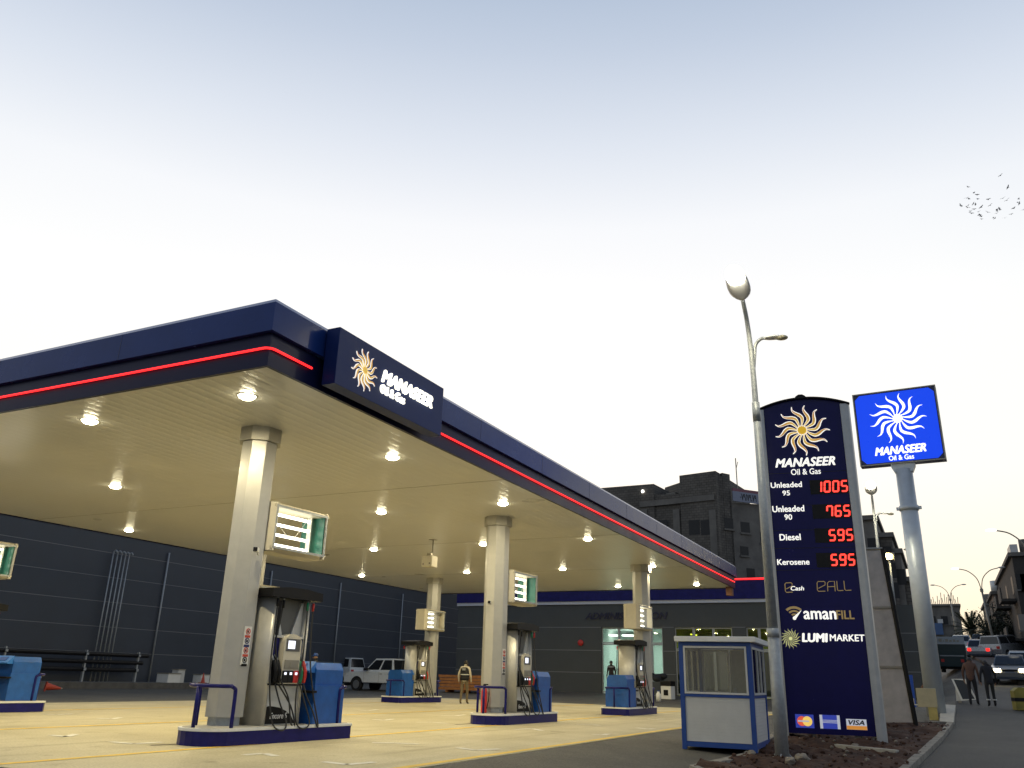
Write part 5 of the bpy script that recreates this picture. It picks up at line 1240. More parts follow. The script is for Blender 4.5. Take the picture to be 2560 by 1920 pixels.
x, z = br(1862, 1226); MB().tube([(x, 1.0, z), (x, 1.0, z + 3.2)], .05, 5).tube([(x, 1.0, z + 2.2), (x + .25, 1.0, z + 2.9)], .03, 5).build('aerial', M_COLDK, bt, RM)
x, z = bl(1608, 1229); MB().ball((x, -.12, z), .14, .1, .14, 8).build('wall_lamp', glow('small_white_lamp', (1, .97, .9), 5), bt)
for px in (1545, 1580, 1655, 1735, 1765):
    x, z = bl(px, 1300); MB().box(x - .5, x + .5, -.015, -.003, z - 1.3, z).build('window', M_HOLE, bt)
# stepped grey building to the right of the totem
SY = 60.0
xs0 = at(2060, 1500, SY).x; gb = gz(xs0, SY)
stb = thing('stepped_building', 'dark stepped concrete building between the price totem and the pole sign', 'building', (xs0, SY, 0))
for k, (pa, pb_, pt) in enumerate(((2060, 2209, 1302), (2209, 2242, 1341), (2242, 2259, 1380), (2259, 2276, 1450))):
    a = at(pa, 1450, SY).x - xs0; b = at(pb_, 1450, SY).x - xs0; z = at((pa + pb_) / 2, pt, SY).z
    MB().box(a + .004, b, k * .3, 9, 0, z).build('wall', (M_RAW, M_BRK, M_RAW, M_BRK)[k], stb)
    MB().box(a - .05 + .06, b + .15, k * .3 - .2, 9.1, z, z + .3).build('roof_slab', M_RAW, stb)
for (px, py) in ((2215, 1365), (2225, 1405), (2188, 1345), (2248, 1420), (2232, 1455)):
    v = at(px, py, SY); MB().box(v.x - xs0 - .5, v.x - xs0 + .3, .2, .6 if px < 2209 else .295, v.z - .9, v.z).build('window', M_HOLE, stb) if False else MB().box(v.x - xs0 - .5, v.x - xs0 + .3, (-.01 if px < 2209 else (.29 if px < 2242 else .59)), (-.002 if px < 2209 else (.298 if px < 2242 else .598)), v.z - 1.0, v.z).build('window', M_HOLE, stb)
# mid distance house with rebar on its roof
def box_building(name, label, pxa, pxb, pyt, Y, depth, m, seed, nwin=(3, 2), rebar=False, sidepx=None):
    a, b = at(pxa, pyt, Y), at(pxb, pyt, Y); g_ = gz((a.x + b.x) / 2, Y) - 1.5
    t = thing(name, label, 'building', (a.x, Y, g_)); W = b.x - a.x; H = a.z - g_
    MB().box(0, W, 0, depth, 0, H).build('wall', m, t)
    MB().box(-.25, W + .2, -.25, depth + .2, H, H + .3).build('roof_slab', M_RAW, t)
    rn = random.Random(seed)
    for r_ in range(nwin[1]):
        for c in range(nwin[0]):
            x = W * (c + .5) / nwin[0] + rn.uniform(-.3, .3); z = H - 2.6 - r_ * 3.1
            if z < 2: continue
            ww = rn.uniform(.35, .55); w_ = MB().box(x - ww, x + ww, -.02, -.003, z, z + 1.2).build('window', M_HOLE if rn.random() < .8 else mat('pale_shutter', (.22, .20, .17), .7), t); MB().box(x - ww - .1, x + ww + .1, -.2, -.004, z - .12, z - .01).build('sill', M_RAW, w_)
            if rn.random() < .4: MB().box(x + ww + .2, x + ww + .9, -.35, -.004, z + .2, z + .75).build('air_conditioner', M_CORR, t)
    for r_ in range(3):
        for c in range(3):
            y = depth * (c + .5) / 3; z = H - 2.6 - r_ * 3.1
            if z < 2: continue
            MB().box(-.02, -.003, y - .8, y + .8, z, z + 1.4).build('window', M_HOLE, t)
    for k in range(2 if not rebar else 0):
        xx = W * rn.uniform(.2, .8); MB().cyl((xx, 1.5, H + .3), (xx, 1.5, H + 1.5), .5, n=12).build('water_tank', M_CORR if k else M_RAW, t)
    if rebar:
        for k in range(9):
            x = W * (.05 + .9 * k / 8); q = MB()
            for dx in (-.12, .12): q.tube([(x + dx, .4, H + .3), (x + dx + rn.uniform(-.1, .1), .4, H + .3 + rn.uniform(.4, 1.9))], .05, 5)
            q.build('rebar', M_COLDK, t)
    return t, W, H
t, W, H = box_building('rebar_house', 'square concrete house with rebar sticking up from its roof beyond the bus', 2316, 2398, 1516, 140, 12, M_RAW, 1, (3, 2), True)
v = at(2344, 1572, 139.5); MB().box(v.x - t.location.x - .7, v.x - t.location.x + .7, -.5, -.3, v.z - t.location.z - .8, v.z - t.location.z + .8).build('blue_board', mat('dull_blue_board', (.06, .12, .25), .6), t)
box_building('far_house', 'low far house at the end of the road behind the palms', 2464, 2484, 1513, 125, 9, M_RAW, 2, (2, 1))
t, W, H = box_building('pale_terrace_house', 'pinkish flat-roofed house stepping down beside the tall apartment block', 2483, 2530, 1486, 100, 10, mat('pinkish_render', (.11, .08, .07), .9, nz=.3, ns=.5), 4, (2, 3))
t, W, H = box_building('apartment_block', 'tall dark apartment block with balconies at the right edge', 2529, 2640, 1391, 78, 22, mat('dark_apartment_render', (.042, .038, .034), .9, nz=.4, ns=.5), 6, (4, 3))
for r_ in range(3):
    for y in (2, 9, 16): MB().box(-1.1, -.002, y, y + 3.4, H - 3.3 - r_ * 3.1, H - 3.1 - r_ * 3.1).box(-1.1, -1.0, y, y + 3.4, H - 3.1 - r_ * 3.1, H - 2.2 - r_ * 3.1).build('balcony', mat('dark_balcony', (.075, .068, .06), .9, nz=.3), t)
MB().box(W * .02, W * .2, 1, 4, H + .3, H + 1.1).build('roof_hut', M_CORR, t)

# ================================================================== PALMS AND TREE
M_FROND = mat('palm_green', (.035, .045, .018), .8, nz=.4, ns=1.5); M_TRUNK = mat('palm_trunk', (.07, .055, .04), .95, nz=.4, ns=3, bump=.5)
def palm(px, py_crown, Y, crown, label, seed):
    c = at(px, py_crown, Y); g_ = gz(c.x, Y); rn = random.Random(seed)
    t = thing('palm_tree', label, 'palm tree', (c.x, Y, g_), 0, 'palms on the road median'); h = c.z - g_
    MB().tube(smoothpath([(0, 0, -.3), (.1, 0, h * .5), (0, 0, h)], 5), .30, 10, r1_=.2).build('trunk', M_TRUNK, t)
    q = MB()
    for k in range(34):
        az_ = rn.uniform(0, 2 * math.pi); el = rn.uniform(-.35, 1.25); L = crown * rn.uniform(.8, 1.1); pts = []
        for i in range(8):
            s_ = i / 7 * L; drop = .45 * (s_ / crown) ** 2 * crown * (.5 if el > .9 else 1)
            pts.append(Vector((math.cos(az_) * math.cos(el) * s_, math.sin(az_) * math.cos(el) * s_, h + math.sin(el) * s_ - drop)))
        for i in range(1, 8):
            d = (pts[i] - pts[i - 1]).normalized(); sd = d.cross(Vector((0, 0, 1)))
            if sd.length < .1: sd = Vector((1, 0, 0))
            sd.normalize()
            for sg in (-1, 1):
                for m_ in range(3):
                    p = pts[i - 1].lerp(pts[i], m_ / 3 + .1); ll = crown * .20 * (1 - (i / 9) ** 2)
                    tip = p + sd * sg * ll * .8 + d * ll * .7 + Vector((0, 0, -.25 * ll))
                    q.add([p, p + d * .045 * crown, tip], [(0, 1, 2)])
            q.add([pts[i - 1] + sd * .03, pts[i - 1] - sd * .03, pts[i] - sd * .02, pts[i] + sd * .02], [(0, 1, 2, 3)])
    q.build('crown', M_FROND, t, fixn=False); return t
palm(2428, 1577, 100, 2.7, 'small palm silhouetted against the pale sky at the end of the road', 1)
palm(2468, 1584, 92, 2.3, 'left-leaning dark palm beside the double-armed lamp', 7)
def leaf_tree(px, pyc, Y, rx, rz_, label, seed):
    c = at(px, pyc, Y); g_ = gz(c.x, Y); rn = random.Random(seed); h = c.z - g_
    t = thing('bushy_tree', label, 'tree', (c.x, Y, g_)); q = MB().tube([(0, 0, -.3), (.1, 0, h * .7), (0, .1, h)], .22, 8, r1_=.1)
    for k in range(6): a = k * 1.1; q.tube([(0, 0, h * .55), (math.cos(a) * rx * .6, math.sin(a) * rx * .6, h + rz_ * .3 * math.sin(a * 3))], .08, 5, r1_=.02)
    q.build('trunk', M_TRUNK, t); q = MB()
    for k in range(7500):
        cl = Vector((noise.noise(Vector((k // 70 * 1.7, seed, 0))), noise.noise(Vector((k // 70 * 1.7, seed, 9))), noise.noise(Vector((k // 70 * 1.7, seed, 5))))) * 1.7
        p = Vector((cl.x * rx, cl.y * rx, h + cl.z * rz_)) + Vector((rn.gauss(0, .35), rn.gauss(0, .35), rn.gauss(0, .3))); s_ = rn.uniform(.05, .12)
        u_ = Vector((rn.uniform(-1, 1), rn.uniform(-1, 1), rn.uniform(-1, 1))).normalized(); v_ = u_.orthogonal().normalized()
        q.add([p - u_ * s_, p + v_ * s_ * .5, p + u_ * s_, p - v_ * s_ * .5], [(0, 1, 2, 3)])
    q.build('crown', mat('dark_foliage', (.03, .038, .02), .85, nz=.5, ns=1), t, fixn=False)
leaf_tree(2503, 1580, 90, 2.5, 2.1, 'dark bushy tree in front of the apartment block', 3)

# ================================================================== ROAD LAMPS ON THE MEDIAN
def double_lamp(px, py_top, Y, arml, label, lit, scale=1.0, lean=0.0):
    c = at(px, py_top, Y); g_ = gz(c.x, Y); h = c.z - g_
    t = thing('median_lamp', label, 'street lamp', (c.x, Y, g_), 0, 'double-armed lamps on the road median')
    MB().tube([(lean, 0, 0), (0, 0, h)], .12, 8, r1_=.07).box(-.12, .12, -.12, .12, h - .15, h + .1).build('pole', M_COLDK, t)
    for sg in (-1, 1):
        arm_ = smoothpath([(0, 0, h - .1), (sg * .12 * arml, 0, h + .52 * arml), (sg * .45 * arml, 0, h + .88 * arml), (sg * .82 * arml, 0, h + 1.0 * arml)], 5)
        am = MB().tube(arm_, .04, 6).build('arm', M_COLDK, t)
        MB().ball((sg * .98 * arml, 0, h + 1.02 * arml), .30, .12, .08, 8).build('lamp_head', glow('far_lamp_lit', (1, .96, .85), 2.5) if (lit and sg < 0) else M_SILVER, am)
    return t
double_lamp(2454, 1475, 80, 1.75, 'double-armed lamp on the median with its left head lit', True, lean=.35)
double_lamp(2375.5, 1499, 118, 1.75, 'far thin double-armed lamp in front of the rebar house', False, lean=.2)
double_lamp(2576, 1400, 56, 1.75, 'near double-armed lamp whose left arm alone reaches in at the right edge', True)

# ================================================================== VEHICLES
M_TYRE = mat('tyre', (.012, .012, .012), .75); M_RIM = mat('wheel_rim', (.30, .31, .32), .35, metal=.7)
def vehicle(name, label, cat, loc, rz, paint, prof, cabin, width, axles, wr=.32, lights=(None, None), group='vehicles on the road', extra=None):
    """prof: side outline (x forward, z) of the lower body; cabin: four (x, z) corners of the glasshouse, bottom rear/front, top front/rear."""
    t = thing(name, label, cat, loc, rz, group); w = width / 2; q = MB()
    secs = []
    for y, ins in ((-w, .06), (-w + .06, .0), (w - .06, .0), (w, .06)):
        cx_ = sum(p[0] for p in prof) / len(prof); cz2 = sum(p[1] for p in prof) / len(prof)
        secs.append([(p[0] + (cx_ - p[0]) * ins * .25, y, p[1] + (cz2 - p[1]) * ins * 1.2) for p in prof])
    q.loft(secs, 0, False); q.build('body', paint, t)
    (xr0, zr0), (xf0, zf0), (xf1, zf1), (xr1, zr1) = cabin
    cb = MB(); wi = w - .08; wt_ = w - .24
    cb.loft([[(xr0, -wi, zr0 - .03), (xf0, -wi, zf0 - .03), (xf0, wi, zf0 - .03), (xr0, wi, zr0 - .03)], [(xr1, -wt_, zr1), (xf1, -wt_, zf1), (xf1, wt_, zf1), (xr1, wt_, zr1)]], 0, False)
    cbo = cb.build('cabin', paint, t)
    def lerp2(a, b, u): return a + (b - a) * u
    for sg in (-1, 1):     # side windows
        g_ = []
        L = xf0 - xr0
        for (ua, ub) in ((.06, .46), (.52, .94)):
            def pt(u, v):
                xb = lerp2(xr0, xf0, u); xt = lerp2(xr1, xf1, u); zz = lerp2(lerp2(zr0, zf0, u), lerp2(zr1, zf1, u), v)
                return Vector((lerp2(xb, xt, v), sg * (lerp2(wi, wt_, v) + .006), zz))
            MB().add([pt(ua, .12), pt(ub, .12), pt(ub, .88), pt(ua, .88)], [(0, 1, 2, 3)]).build('side_window', M_CARGLASS, t, fixn=False)
    for xb, zb2, xt, zt2, s_, nm in ((xf0, zf0, xf1, zf1, 1, 'windscreen'), (xr0, zr0, xr1, zr1, -1, 'rear_window')):
        pts = [Vector((lerp2(xb, xt, v) + s_ * .008, y * lerp2(wi - .06, wt_ - .05, v), lerp2(zb2, zt2, v))) for v, y in ((.10, -1), (.10, 1), (.9, 1), (.9, -1))]
        MB().add(pts, [(0, 1, 2, 3)]).build(nm, M_CARGLASS, t, fixn=False)
    for ax_ in axles:
        for sg in (-1, 1):
            wl = MB().cyl((ax_, sg * (w - .20), wr), (ax_, sg * (w + .015), wr), wr, n=18).build('wheel', M_TYRE, t)
            MB().cyl((ax_, sg * (w + .0), wr), (ax_, sg * (w + .022), wr), wr * .62, n=14).cyl((ax_, sg * (w + .02), wr), (ax_, sg * (w + .03), wr), wr * .2, n=8).build('rim', M_RIM, wl)
            MB().prism([(ax_ + (wr + .07) * math.cos(a), wr + (wr + .07) * math.sin(a)) for a in [R(k * 15) for k in range(13)]], min(sg * (w - .03), sg * (w + .004)), max(sg * (w - .03), sg * (w + .004)), 'xz').build('wheel_arch', M_BLACK, t)
    xf, xr_ = max(p[0] for p in prof), min(p[0] for p in prof)
    zl = sorted(p[1] for p in prof)[-3] * .80 if True else .6
    for sg in (-1, 1):
        MB().box(xf - .05, xf + .012, sg * (w - .28) - .17, sg * (w - .28) + .17, zl - .08, zl + .08, b=.01).build('headlight', lights[0] or M_LAMPOFF, t)
        MB().box(xr_ - .012, xr_ + .05, sg * (w - .22) - .12, sg * (w - .22) + .12, zl - .09, zl + .12, b=.01).build('tail_light', lights[1] or M_REDP, t)
    MB().box(xf - .02, xf + .03, -w + .12, w - .12, .28, .42, b=.01).build('front_bumper', M_CLAD, t); MB().box(xr_ - .03, xr_ + .02, -w + .12, w - .12, .28, .42, b=.01).build('rear_bumper', M_CLAD, t)
    MB().box(xf + .012, xf + .02, -.35, .35, zl - .06, zl + .05).build('grille', M_BLACK, t)
    return t
SEDAN = [(-2.15, .30), (-2.2, .62), (-2.15, .90), (-1.5, .95), (1.0, .93), (1.95, .78), (2.15, .62), (2.15, .30)]; SCAB = ((-1.65, .93), (1.05, .92), (.35, 1.42), (-1.05, 1.42))
SUV = [(-2.25, .34), (-2.3, .75), (-2.25, 1.08), (-1.6, 1.1), (1.05, 1.08), (2.1, .98), (2.3, .72), (2.3, .34)]; UCAB = ((-2.2, 1.08), (1.15, 1.06), (.5, 1.76), (-2.05, 1.76))
PICK = [(-2.6, .48), (-2.62, 1.08), (-.95, 1.10), (.98, 1.10), (2.3, 1.02), (2.55, .85), (2.6, .45)]; PCAB = ((-.92, 1.09), (1.2, 1.08), (.48, 1.77), (-.72, 1.78))
# the white pickup parked by the warehouse
g_ = onground(883, 1727.7)
def onroad(px, py): return onground(px, py)
pk_rz = R(180 - 4)
fw_ = Matrix.Rotation(pk_rz, 3, 'Z') @ Vector((1.55, 0, 0))
pk = vehicle('pickup_truck', 'white double-cab pickup parked side-on by the dark warehouse', 'pickup truck', (g_.x - fw_.x + .2, g_.y + .9, g_.z), pk_rz, M_CARW, PICK, PCAB, 1.78, (1.62, -1.45), .37, group='white vehicles by the warehouse')
MB().box(-2.55, -1.0, -.78, .78, 1.06, 1.105).build('load_bed', M_BLACK, pk)
for sg in (-1, 1): MB().box(.82, 1.02, min(sg * .9, sg * 1.10), max(sg * .9, sg * 1.10), 1.10, 1.26, b=.02).build('door_mirror', M_BLACK, pk)
for sg in (-1, 1):
    q = MB()
    for x in (.05, -.95, 1.12): q.box(x - .006, x + .006, min(sg * .886, sg * .894), max(sg * .886, sg * .894), .5, 1.06)
    for x in (.0 - .28, -.9 + .06): q.box(x + .1, x + .26, min(sg * .89, sg * .91), max(sg * .89, sg * .91), .93, .97)
    q.build('door_seam', M_COLDK, pk)
g2 = at(862, 1690, g_.y + 3.2); vehicle('parked_car', 'white car half hidden behind the nearest blue bin and the pickup', 'car', (g2.x - 5.4, g_.y + 9.0, gz(g2.x, g_.y + 9) - .1), R(176), M_CARW, SUV, UCAB, 1.75, (1.45, -1.4), group='white vehicles by the warehouse')
def road_car(name, label, cat, px, py, rz, *a, **k):
    p = onground(px, py); sl = (gz(p.x, p.y + 2) - gz(p.x, p.y - 2)) / 4
    t = vehicle(name, label, cat, p, rz, *a, **k); d = Matrix.Rotation(rz, 3, 'Z') @ Vector((1, 0, 0)); pitch = -math.atan(sl * d.y)
    t.rotation_euler = (0, pitch, rz); return t
road_car('sedan_car', 'silver sedan driving towards the viewer with its headlamps on', 'car', 2533, 1707, R(-95), mat('dark_silver_car_paint', (.15, .155, .16), .3, metal=.4, coat=.5, nz=.05), SEDAN, SCAB, 1.74, (1.35, -1.35), lights=(M_HEAD, None))
road_car('sedan_car', 'pale sedan following right behind the one with headlamps on', 'car', 2563, 1690, R(-95), M_CARW, SEDAN, SCAB, 1.74, (1.35, -1.35))
road_car('sedan_car', 'grey car climbing the road with both tail lamps glowing red', 'car', 2452, 1644, R(86), M_CARS, SEDAN, SCAB, 1.74, (1.35, -1.35), lights=(None, M_TAIL))
road_car('sedan_car', 'far white car in front of the bus with one red tail lamp showing', 'car', 2408, 1629, R(88), M_CARW, SEDAN, SCAB, 1.74, (1.35, -1.35), lights=(None, M_TAIL))
road_car('offroad_car', 'big pale estate car parked below the bushy tree', 'car', 2516, 1645, R(60), M_CARS, SUV, UCAB, 1.8, (1.45, -1.4))
road_car('sedan_car', 'dim silver car parked uphill beyond the tail-lamp car', 'car', 2463, 1622, R(75), M_CARS, SEDAN, SCAB, 1.74, (1.35, -1.35))
# lorry and bus in the left lane
p = onground(2386, 1683); sl = math.atan((gz(p.x, p.y + 3) - gz(p.x, p.y - 3)) / 6)
s_ = (p.y * 1.02) / 2068
lw = 54 * s_
t = thing('box_lorry', 'dark green lorry seen from behind with a pale board across its top', 'lorry', p, 0); t.rotation_euler = (sl, 0, R(2)); group = None
Hh = 72 * s_
MB().box(-lw / 2, lw / 2, 0, 6.0, .5 * s_ * 25, Hh * .80, b=.04).build('body', M_CARG, t)
lbz = MB().box(-lw / 2 - .05, lw / 2 - .02, -.06, .0, Hh * .80, Hh).build('top_board', mat('pale_lorry_board', (.38, .42, .44), .6, nz=.1), t)
q = MB(); rn = random.Random(2); x = -lw / 2 + .2
while x < lw / 2 - .3: w2 = rn.uniform(.06, .22); q.box(x, x + w2, -.068, -.06, Hh * .86, Hh * (.9 + rn.uniform(0, .05))); x += w2 + .07
q.build('board_marks', M_COLDK, t)
MB().box(-lw / 2 + .1, lw / 2 - .1, .2, 5.5, .25, .5 * s_ * 25 + .02).build('chassis', M_BLACK, t)
MB().box(-lw / 2 + .15, lw / 2 - .15, -.05, -.001, Hh * .46, Hh * .49).build('door_rail', M_STEEL, t)
for x in (-lw / 2 + .3, lw / 2 - .3):
    MB().cyl((x - .15, .9, .42), (x + .15, .9, .42), .42, n=16).build('wheel', M_TYRE, t); MB().cyl((x - .15, 4.9, .42), (x + .15, 4.9, .42), .42, n=16).build('wheel', M_TYRE, t)
    MB().box(x - .1, x + .1, -.012, .0, .75, .95).build('tail_light', M_REDP, t)
p = onground(2352, 1668); p.y += 6; p.z = gz(p.x, p.y); s_ = p.y / 2068
t = thing('bus', 'white-roofed bus in the left lane beyond the lorry', 'bus', p, R(2)); t.rotation_euler = (sl, 0, R(2)); Hb = p.y and (at(2352, 1592, p.y).z - p.z); wb = 2.3
MB().box(-wb / 2, wb / 2, 0, 8, .4, Hb * .80, b=.08).build('body', M_CARD, t)
MB().prism([(-wb / 2, Hb * .8), (wb / 2, Hb * .8), (wb / 2 - .15, Hb * .95), (wb / 2 - .6, Hb), (-wb / 2 + .6, Hb), (-wb / 2 + .15, Hb * .95)], 0, 8, 'xz').build('roof', M_CARW, t)
MB().box(-wb / 2 + .2, wb / 2 - .2, -.01, -.0, Hb * .5, Hb * .74).build('rear_window', M_CARGLASS, t)
for x in (-wb / 2 + .2, wb / 2 - .2):
    for y in (1.3, 6.2): MB().cyl((x - .14, y, .42), (x + .14, y, .42), .42, n=14).build('wheel', M_TYRE, t)
    MB().box(x - .1, x + .1, -.012, .0, .8, 1.05).build('tail_light', M_REDP, t)

# ================================================================== PEOPLE
def person(label, loc, h, rz, top, trousers, sleeve=None, lean=0.0, headdown=0.0, arms=((0.05, -.02), (0.05, -.02)), stride=.0, hair=M_HAIR, hat=None, vest=None, stripe=None, hairm=None):
    t = thing('person', label, 'person', loc, rz, 'people around the station'); s = h / 1.75
    V = Vector; J = {}
    def up_(v):      # lean the upper body forward (forward = +y)
        d = V(v) - V((0, 0, .95)); d.rotate(Matrix.Rotation(-lean, 3, 'X')); return V((0, 0, .95)) + d
    J['pel'] = V((0, 0, .95)); J['spi'] = up_((0, 0, 1.13)); J['che'] = up_((0, 0, 1.33)); J['nek'] = up_((0, 0, 1.49))
    hd = V((0, .025, .08)); hd.rotate(Matrix.Rotation(-lean - headdown, 3, 'X')); J['hea'] = J['nek'] + hd
    hd = V((0, .03, .165)); hd.rotate(Matrix.Rotation(-lean - headdown, 3, 'X')); J['top'] = J['nek'] + hd
    for i, sg in enumerate((-1, 1)):
        o_, f_ = arms[i]
        J[f'sh{i}'] = up_((sg * .18, 0, 1.42)); J[f'el{i}'] = up_((sg * (.21 + o_), -.04 + f_ * .3, 1.14)); J[f'wr{i}'] = up_((sg * (.22 + o_ * .8), .02 + f_, .91)); J[f'ha{i}'] = up_((sg * (.215 + o_ * .7), .05 + f_ * 1.1, .83))
        st_ = stride * sg
        J[f'hi{i}'] = V((sg * .095, 0, .90)); J[f'kn{i}'] = V((sg * .105, .03 + st_ * .5, .49)); J[f'an{i}'] = V((sg * .11, -.02 + st_, .085)); J[f'to{i}'] = V((sg * .125, .12 + st_, .035))
    RAD = dict(pel=(.155, .115), spi=(.145, .10), che=(.165, .115), nek=(.055, .055), hea=(.075, .088), top=(.068, .08))
    for i in (0, 1): RAD.update({f'sh{i}': (.068, .068), f'el{i}': (.047, .047), f'wr{i}': (.033, .030), f'ha{i}': (.040, .022), f'hi{i}': (.092, .092), f'kn{i}': (.062, .064), f'an{i}': (.045, .05), f'to{i}': (.04, .03)})
    bones = [('pel', 'spi', 0), ('spi', 'che', 0), ('che', 'nek', 0), ('nek', 'hea', 3), ('hea', 'top', 3)]
    for i in (0, 1): bones += [('che', f'sh{i}', 0), (f'sh{i}', f'el{i}', 4), (f'el{i}', f'wr{i}', 4), (f'wr{i}', f'ha{i}', 3), ('pel', f'hi{i}', 1), (f'hi{i}', f'kn{i}', 1), (f'kn{i}', f'an{i}', 1), (f'an{i}', f'to{i}', 2)]
    names = list(J); me = bpy.data.meshes.new('sk'); me.from_pydata([J[n] for n in names], [(names.index(a), names.index(b)) for a, b, _ in bones], [])
    o = bpy.data.objects.new('sk', me); COL.objects.link(o); o.modifiers.new('s', 'SKIN'); sub = o.modifiers.new('u', 'SUBSURF'); sub.levels = 1; sub.render_levels = 1
    for n, sv_ in zip(names, me.skin_vertices[0].data): sv_.radius = RAD[n]; sv_.use_root = (n == 'pel')
    dg = bpy.context.evaluated_depsgraph_get(); bm2 = bpy.data.meshes.new_from_object(o.evaluated_get(dg)); bpy.data.objects.remove(o)
    q = MB()
    def segd(p, a, b):
        ab = b - a; u = max(0, min(1, (p - a).dot(ab) / ab.length_squared)); return (p - a - ab * u).length
    o0 = len(q.v); q.v += [v.co.copy() for v in bm2.vertices]
    for pl in bm2.polygons:
        c = pl.center; best = min(bones, key=lambda b: segd(c, J[b[0]], J[b[1]]) - .5 * (RAD[b[0]][0] + RAD[b[1]][0]))
        q.f.append([o0 + i for i in pl.vertices]); q.m.append(best[2]); q.sm.append(True)
    bpy.data.meshes.remove(bm2)
    for i, sg in enumerate((-1, 1)):     # fingers and thumb
        hpt = J[f'ha{i}']; d = (J[f'ha{i}'] - J[f'wr{i}']).normalized(); fwd = V((0, 1, 0))
        for k, L in enumerate((.062, .075, .07, .055)):
            b0 = hpt + fwd * (.028 - .019 * k) - d * .01; q.tube([b0, b0 + d * L * .55, b0 + d * L + V((-sg * .014, .008, 0))], .0085, 5, 3)
        b0 = hpt + fwd * .03 - d * .03; q.tube([b0, b0 + d * .03 + fwd * .022, b0 + d * .055 + fwd * .026], .010, 5, 3)
    hc = J['hea'].lerp(J['top'], .4); Rh = Matrix.Rotation(-lean - headdown, 4, 'X')
    def hoff(x, y, z): v = V((x, y, z)); v.rotate(Matrix.Rotation(-lean - headdown, 3, 'X')); return hc + v
    q.ball(hoff(0, .095, -.01), .014, .022, .02, 6, 3)
    for sg in (-1, 1): q.ball(hoff(sg * .078, .0, -.0), .012, .022, .032, 6, 3)
    bo = q.build('body', [top, trousers, M_SHOE, M_SKIN, sleeve or top], t, Matrix.Scale(s, 4))
    for nm, off, rad, m_ in (('eye', (-.03, .085, .025), .011, M_HAIR), ('eye', (.03, .085, .025), .011, M_HAIR), ('mouth', (0, .087, -.055), .014, mat('lip', (.2, .08, .06), .6))):
        MB().ball(hoff(*off), rad, rad * .6, rad * .6, 6).build(nm, m_, bo)
    if hat:
        pr_h = [(.001, .095), (.05, .088), (.082, .055), (.09, .0), (.088, -.005)]
        c = MB().lathe(pr_h, 14, 0, Matrix.Translation(hoff(0, -.005, .055)) @ Rh); c.box(-.06, .06, .06, .16, -.01, .0, M=Matrix.Translation(hoff(0, -.005, .058)) @ Rh); c.build('cap', hat, bo)
    else:
        MB().lathe([(.001, .10), (.05, .092), (.083, .06), (.094, .01), (.09, -.045), (.07, -.075)], 14, 0, Matrix.Translation(hoff(0, -.024, .035)) @ Rh).build('hair', hairm or hair, bo)
    if vest:
        q = MB(); secs = []
        for f_, wx, wy in ((.0, .20, .145), (.25, .195, .14), (.5, .20, .145), (.75, .215, .15), (.95, .20, .13), (1.05, .13, .10)):
            c = J['pel'].lerp(J['nek'], f_ * .92) + V((0, 0, -.02)); secs.append([(c.x + wx * math.cos(a), c.y + wy * math.sin(a), c.z) for a in [R(18 * k) for k in range(20)]])
        q.loft(secs, 0, True); vo = q.build('vest', vest, bo)
        q = MB(); c = J['pel'].lerp(J['nek'], .40)
        q.loft([[(c.x + .204 * math.cos(a), c.y + .150 * math.sin(a), c.z - .02 + dz) for a in [R(18 * k) for k in range(20)]] for dz in (0, .035)], 0, True, False); q.build('reflective_band', M_CORR, vo)
        c = J['pel'].lerp(J['nek'], .80); MB().box(-.085, .085, -.158, -.150, c.z, c.z + .02).box(-.07, .07, -.158, -.150, c.z - .045, c.z - .025).build('back_print', M_CORR, vo)
    if stripe:
        for z, w_, par in stripe:
            c = J['pel'].lerp(J['nek'], z); q = MB(); q.loft([[(c.x + (.196) * math.cos(a), c.y + .145 * math.sin(a), c.z + dz) for a in [R(18 * k) for k in range(20)]] for dz in (0, w_)], 0, True, False); q.build('chest_stripe', M_CORR, bo)
    return t
p = atz(1159, 1760, 0)
person('man walking away in black vest over cream shirt and khaki trousers', (p.x, p.y, 0), 1.72, R(8), M_CREAM, M_KHAKI, M_CREAM, lean=.04, headdown=.35, arms=((.06, .0), (.06, .05)), stride=.10, vest=M_DKCLOTH)
v = at(1528, 1650, AY - .35)
person('man in dark jacket with pale chest stripe standing at the office entrance', (v.x, AY - .35, AZ - .01), 1.70, R(175), mat('dark_brown_cloth', (.03, .02, .016), .85, nz=.2), M_DKCLOTH, arms=((.03, .06), (.03, .06)), stripe=((.80, .03, 0),))
p = onground(2437, 1763); person('stooping man in brown jacket and dark trousers on the roadside, left of two', p, 1.78, R(-10), M_BROWNJ, M_DKCLOTH, lean=.24, headdown=.55, arms=((.04, .10), (.04, .12)), stride=.06)
p = onground(2482, 1767); tt = person('man in dark clothes with pale ankle bands on the roadside, right of two', p, 1.66, R(15), M_DKCLOTH, mat('dark_trousers', (.014, .014, .016), .85, nz=.2), lean=.12, headdown=.5, arms=((.06, .06), (.06, .08)), stride=.02)
for sg in (-1, 1): MB().tube([(sg * .105, .0, .22), (sg * .105, .0, .26)], .066, 10).build('ankle_band', M_CORR, tt)
v = at(2319, 1690, 33.0); person('man in cap and green jacket standing behind the beige board', (v.x, 33.0, gz(v.x, 33)), 1.70, R(75), M_GREENJ, M_DKCLOTH, arms=((.04, .08), (.04, .08)), hat=M_CARD)
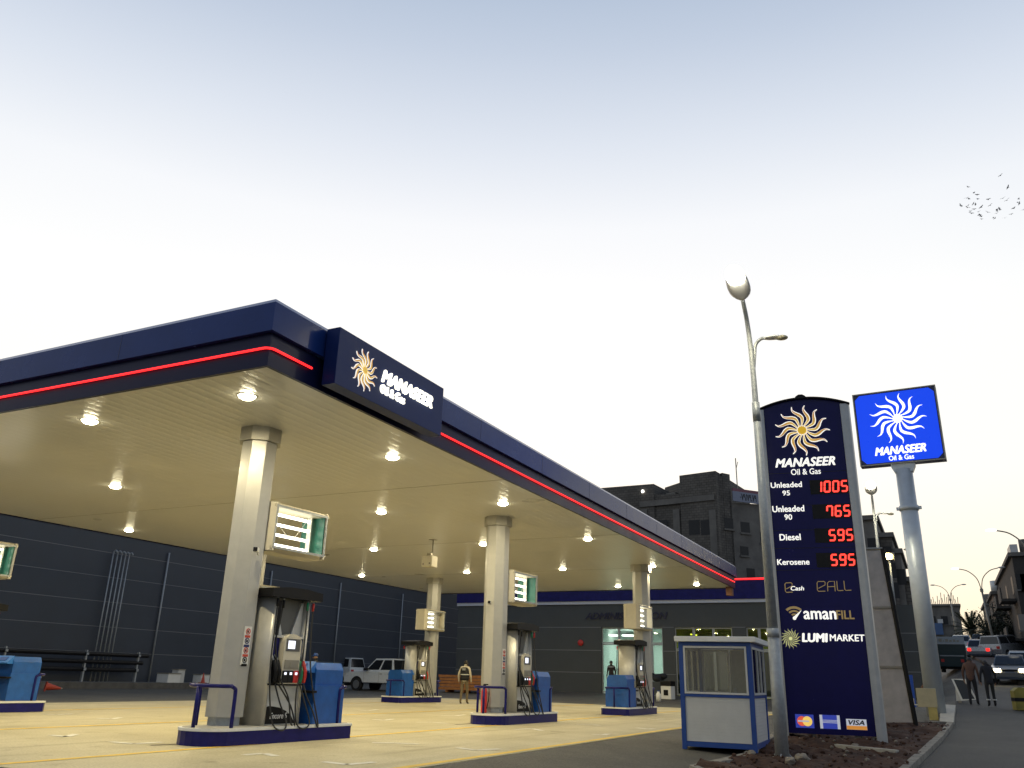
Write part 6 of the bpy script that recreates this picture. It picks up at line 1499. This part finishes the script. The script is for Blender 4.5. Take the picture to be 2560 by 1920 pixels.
v = at(790, 1650, 26.6); person('attendant in blue cap standing behind the nearest dispenser', (v.x, 26.6, 0), 1.76, R(120), M_DKCLOTH, M_DKCLOTH, arms=((.05, .05), (.05, .05)), hat=M_BLUE2)

# ================================================================== BIRDS
B0 = None; rn = random.Random(11)
for i, (x, y) in enumerate([(1440, 220), (480, 565), (1655, 570), (660, 730), (750, 790), (440, 890), (505, 915), (770, 920), (1085, 925), (1505, 900), (1630, 955), (1970, 918), (1945, 1020), (1990, 1050),
      (245, 1100), (295, 1130), (475, 1115), (460, 1170), (630, 1065), (700, 1080), (1140, 1100), (865, 1155), (650, 1220), (1345, 1225), (1410, 1205), (1430, 1240), (1820, 1195), (2110, 1240), (548, 1280), (570, 1340),
      (795, 1295), (1055, 1310), (1325, 1340), (785, 1400), (840, 1400), (860, 1440), (880, 1515), (1225, 1470), (1265, 1495), (1565, 1480), (1750, 1370), (1335, 1265)]):
    c = at(2380 + x / 11.85, 420 + y / 11.85, 130 + rn.uniform(-8, 8))
    if B0 is None:
        B0 = thing('bird', 'small grey bird in the loose flock high in the right-hand sky', 'bird', c, 0, 'flock of birds in the sky')
        MB().loft([[(.0, -.20, 0)] * 6] + [[(r_ * math.cos(R(60 * k)), yy, r_ * .8 * math.sin(R(60 * k))) for k in range(6)] for yy, r_ in ((-.16, .03), (-.05, .065), (.08, .06), (.17, .035))] + [[(.0, .22, 0)] * 6]).build('body', mat('grey_feather', (.28, .30, .34), .8), B0)
        for sg in (-1, 1): MB().loft([[(sg * .04, .09, .02), (sg * .04, -.08, .02), (sg * .04, -.08, .03), (sg * .04, .09, .035)], [(sg * .24, .08, .10), (sg * .22, -.06, .10), (sg * .22, -.06, .108), (sg * .24, .08, .11)], [(sg * .42, -.02, .07), (sg * .40, -.07, .07), (sg * .40, -.07, .075), (sg * .42, -.02, .076)]], 0, False).build('wing', MATS['grey_feather'], B0)
        b_ = B0
    else: b_ = copy_tree(B0, None, c, None)
    b_.rotation_euler = (rn.uniform(-.5, .5), rn.uniform(-.6, .6), rn.uniform(0, 6.28)); sc = rn.uniform(.75, 1.05); b_.scale = (sc, sc, sc)
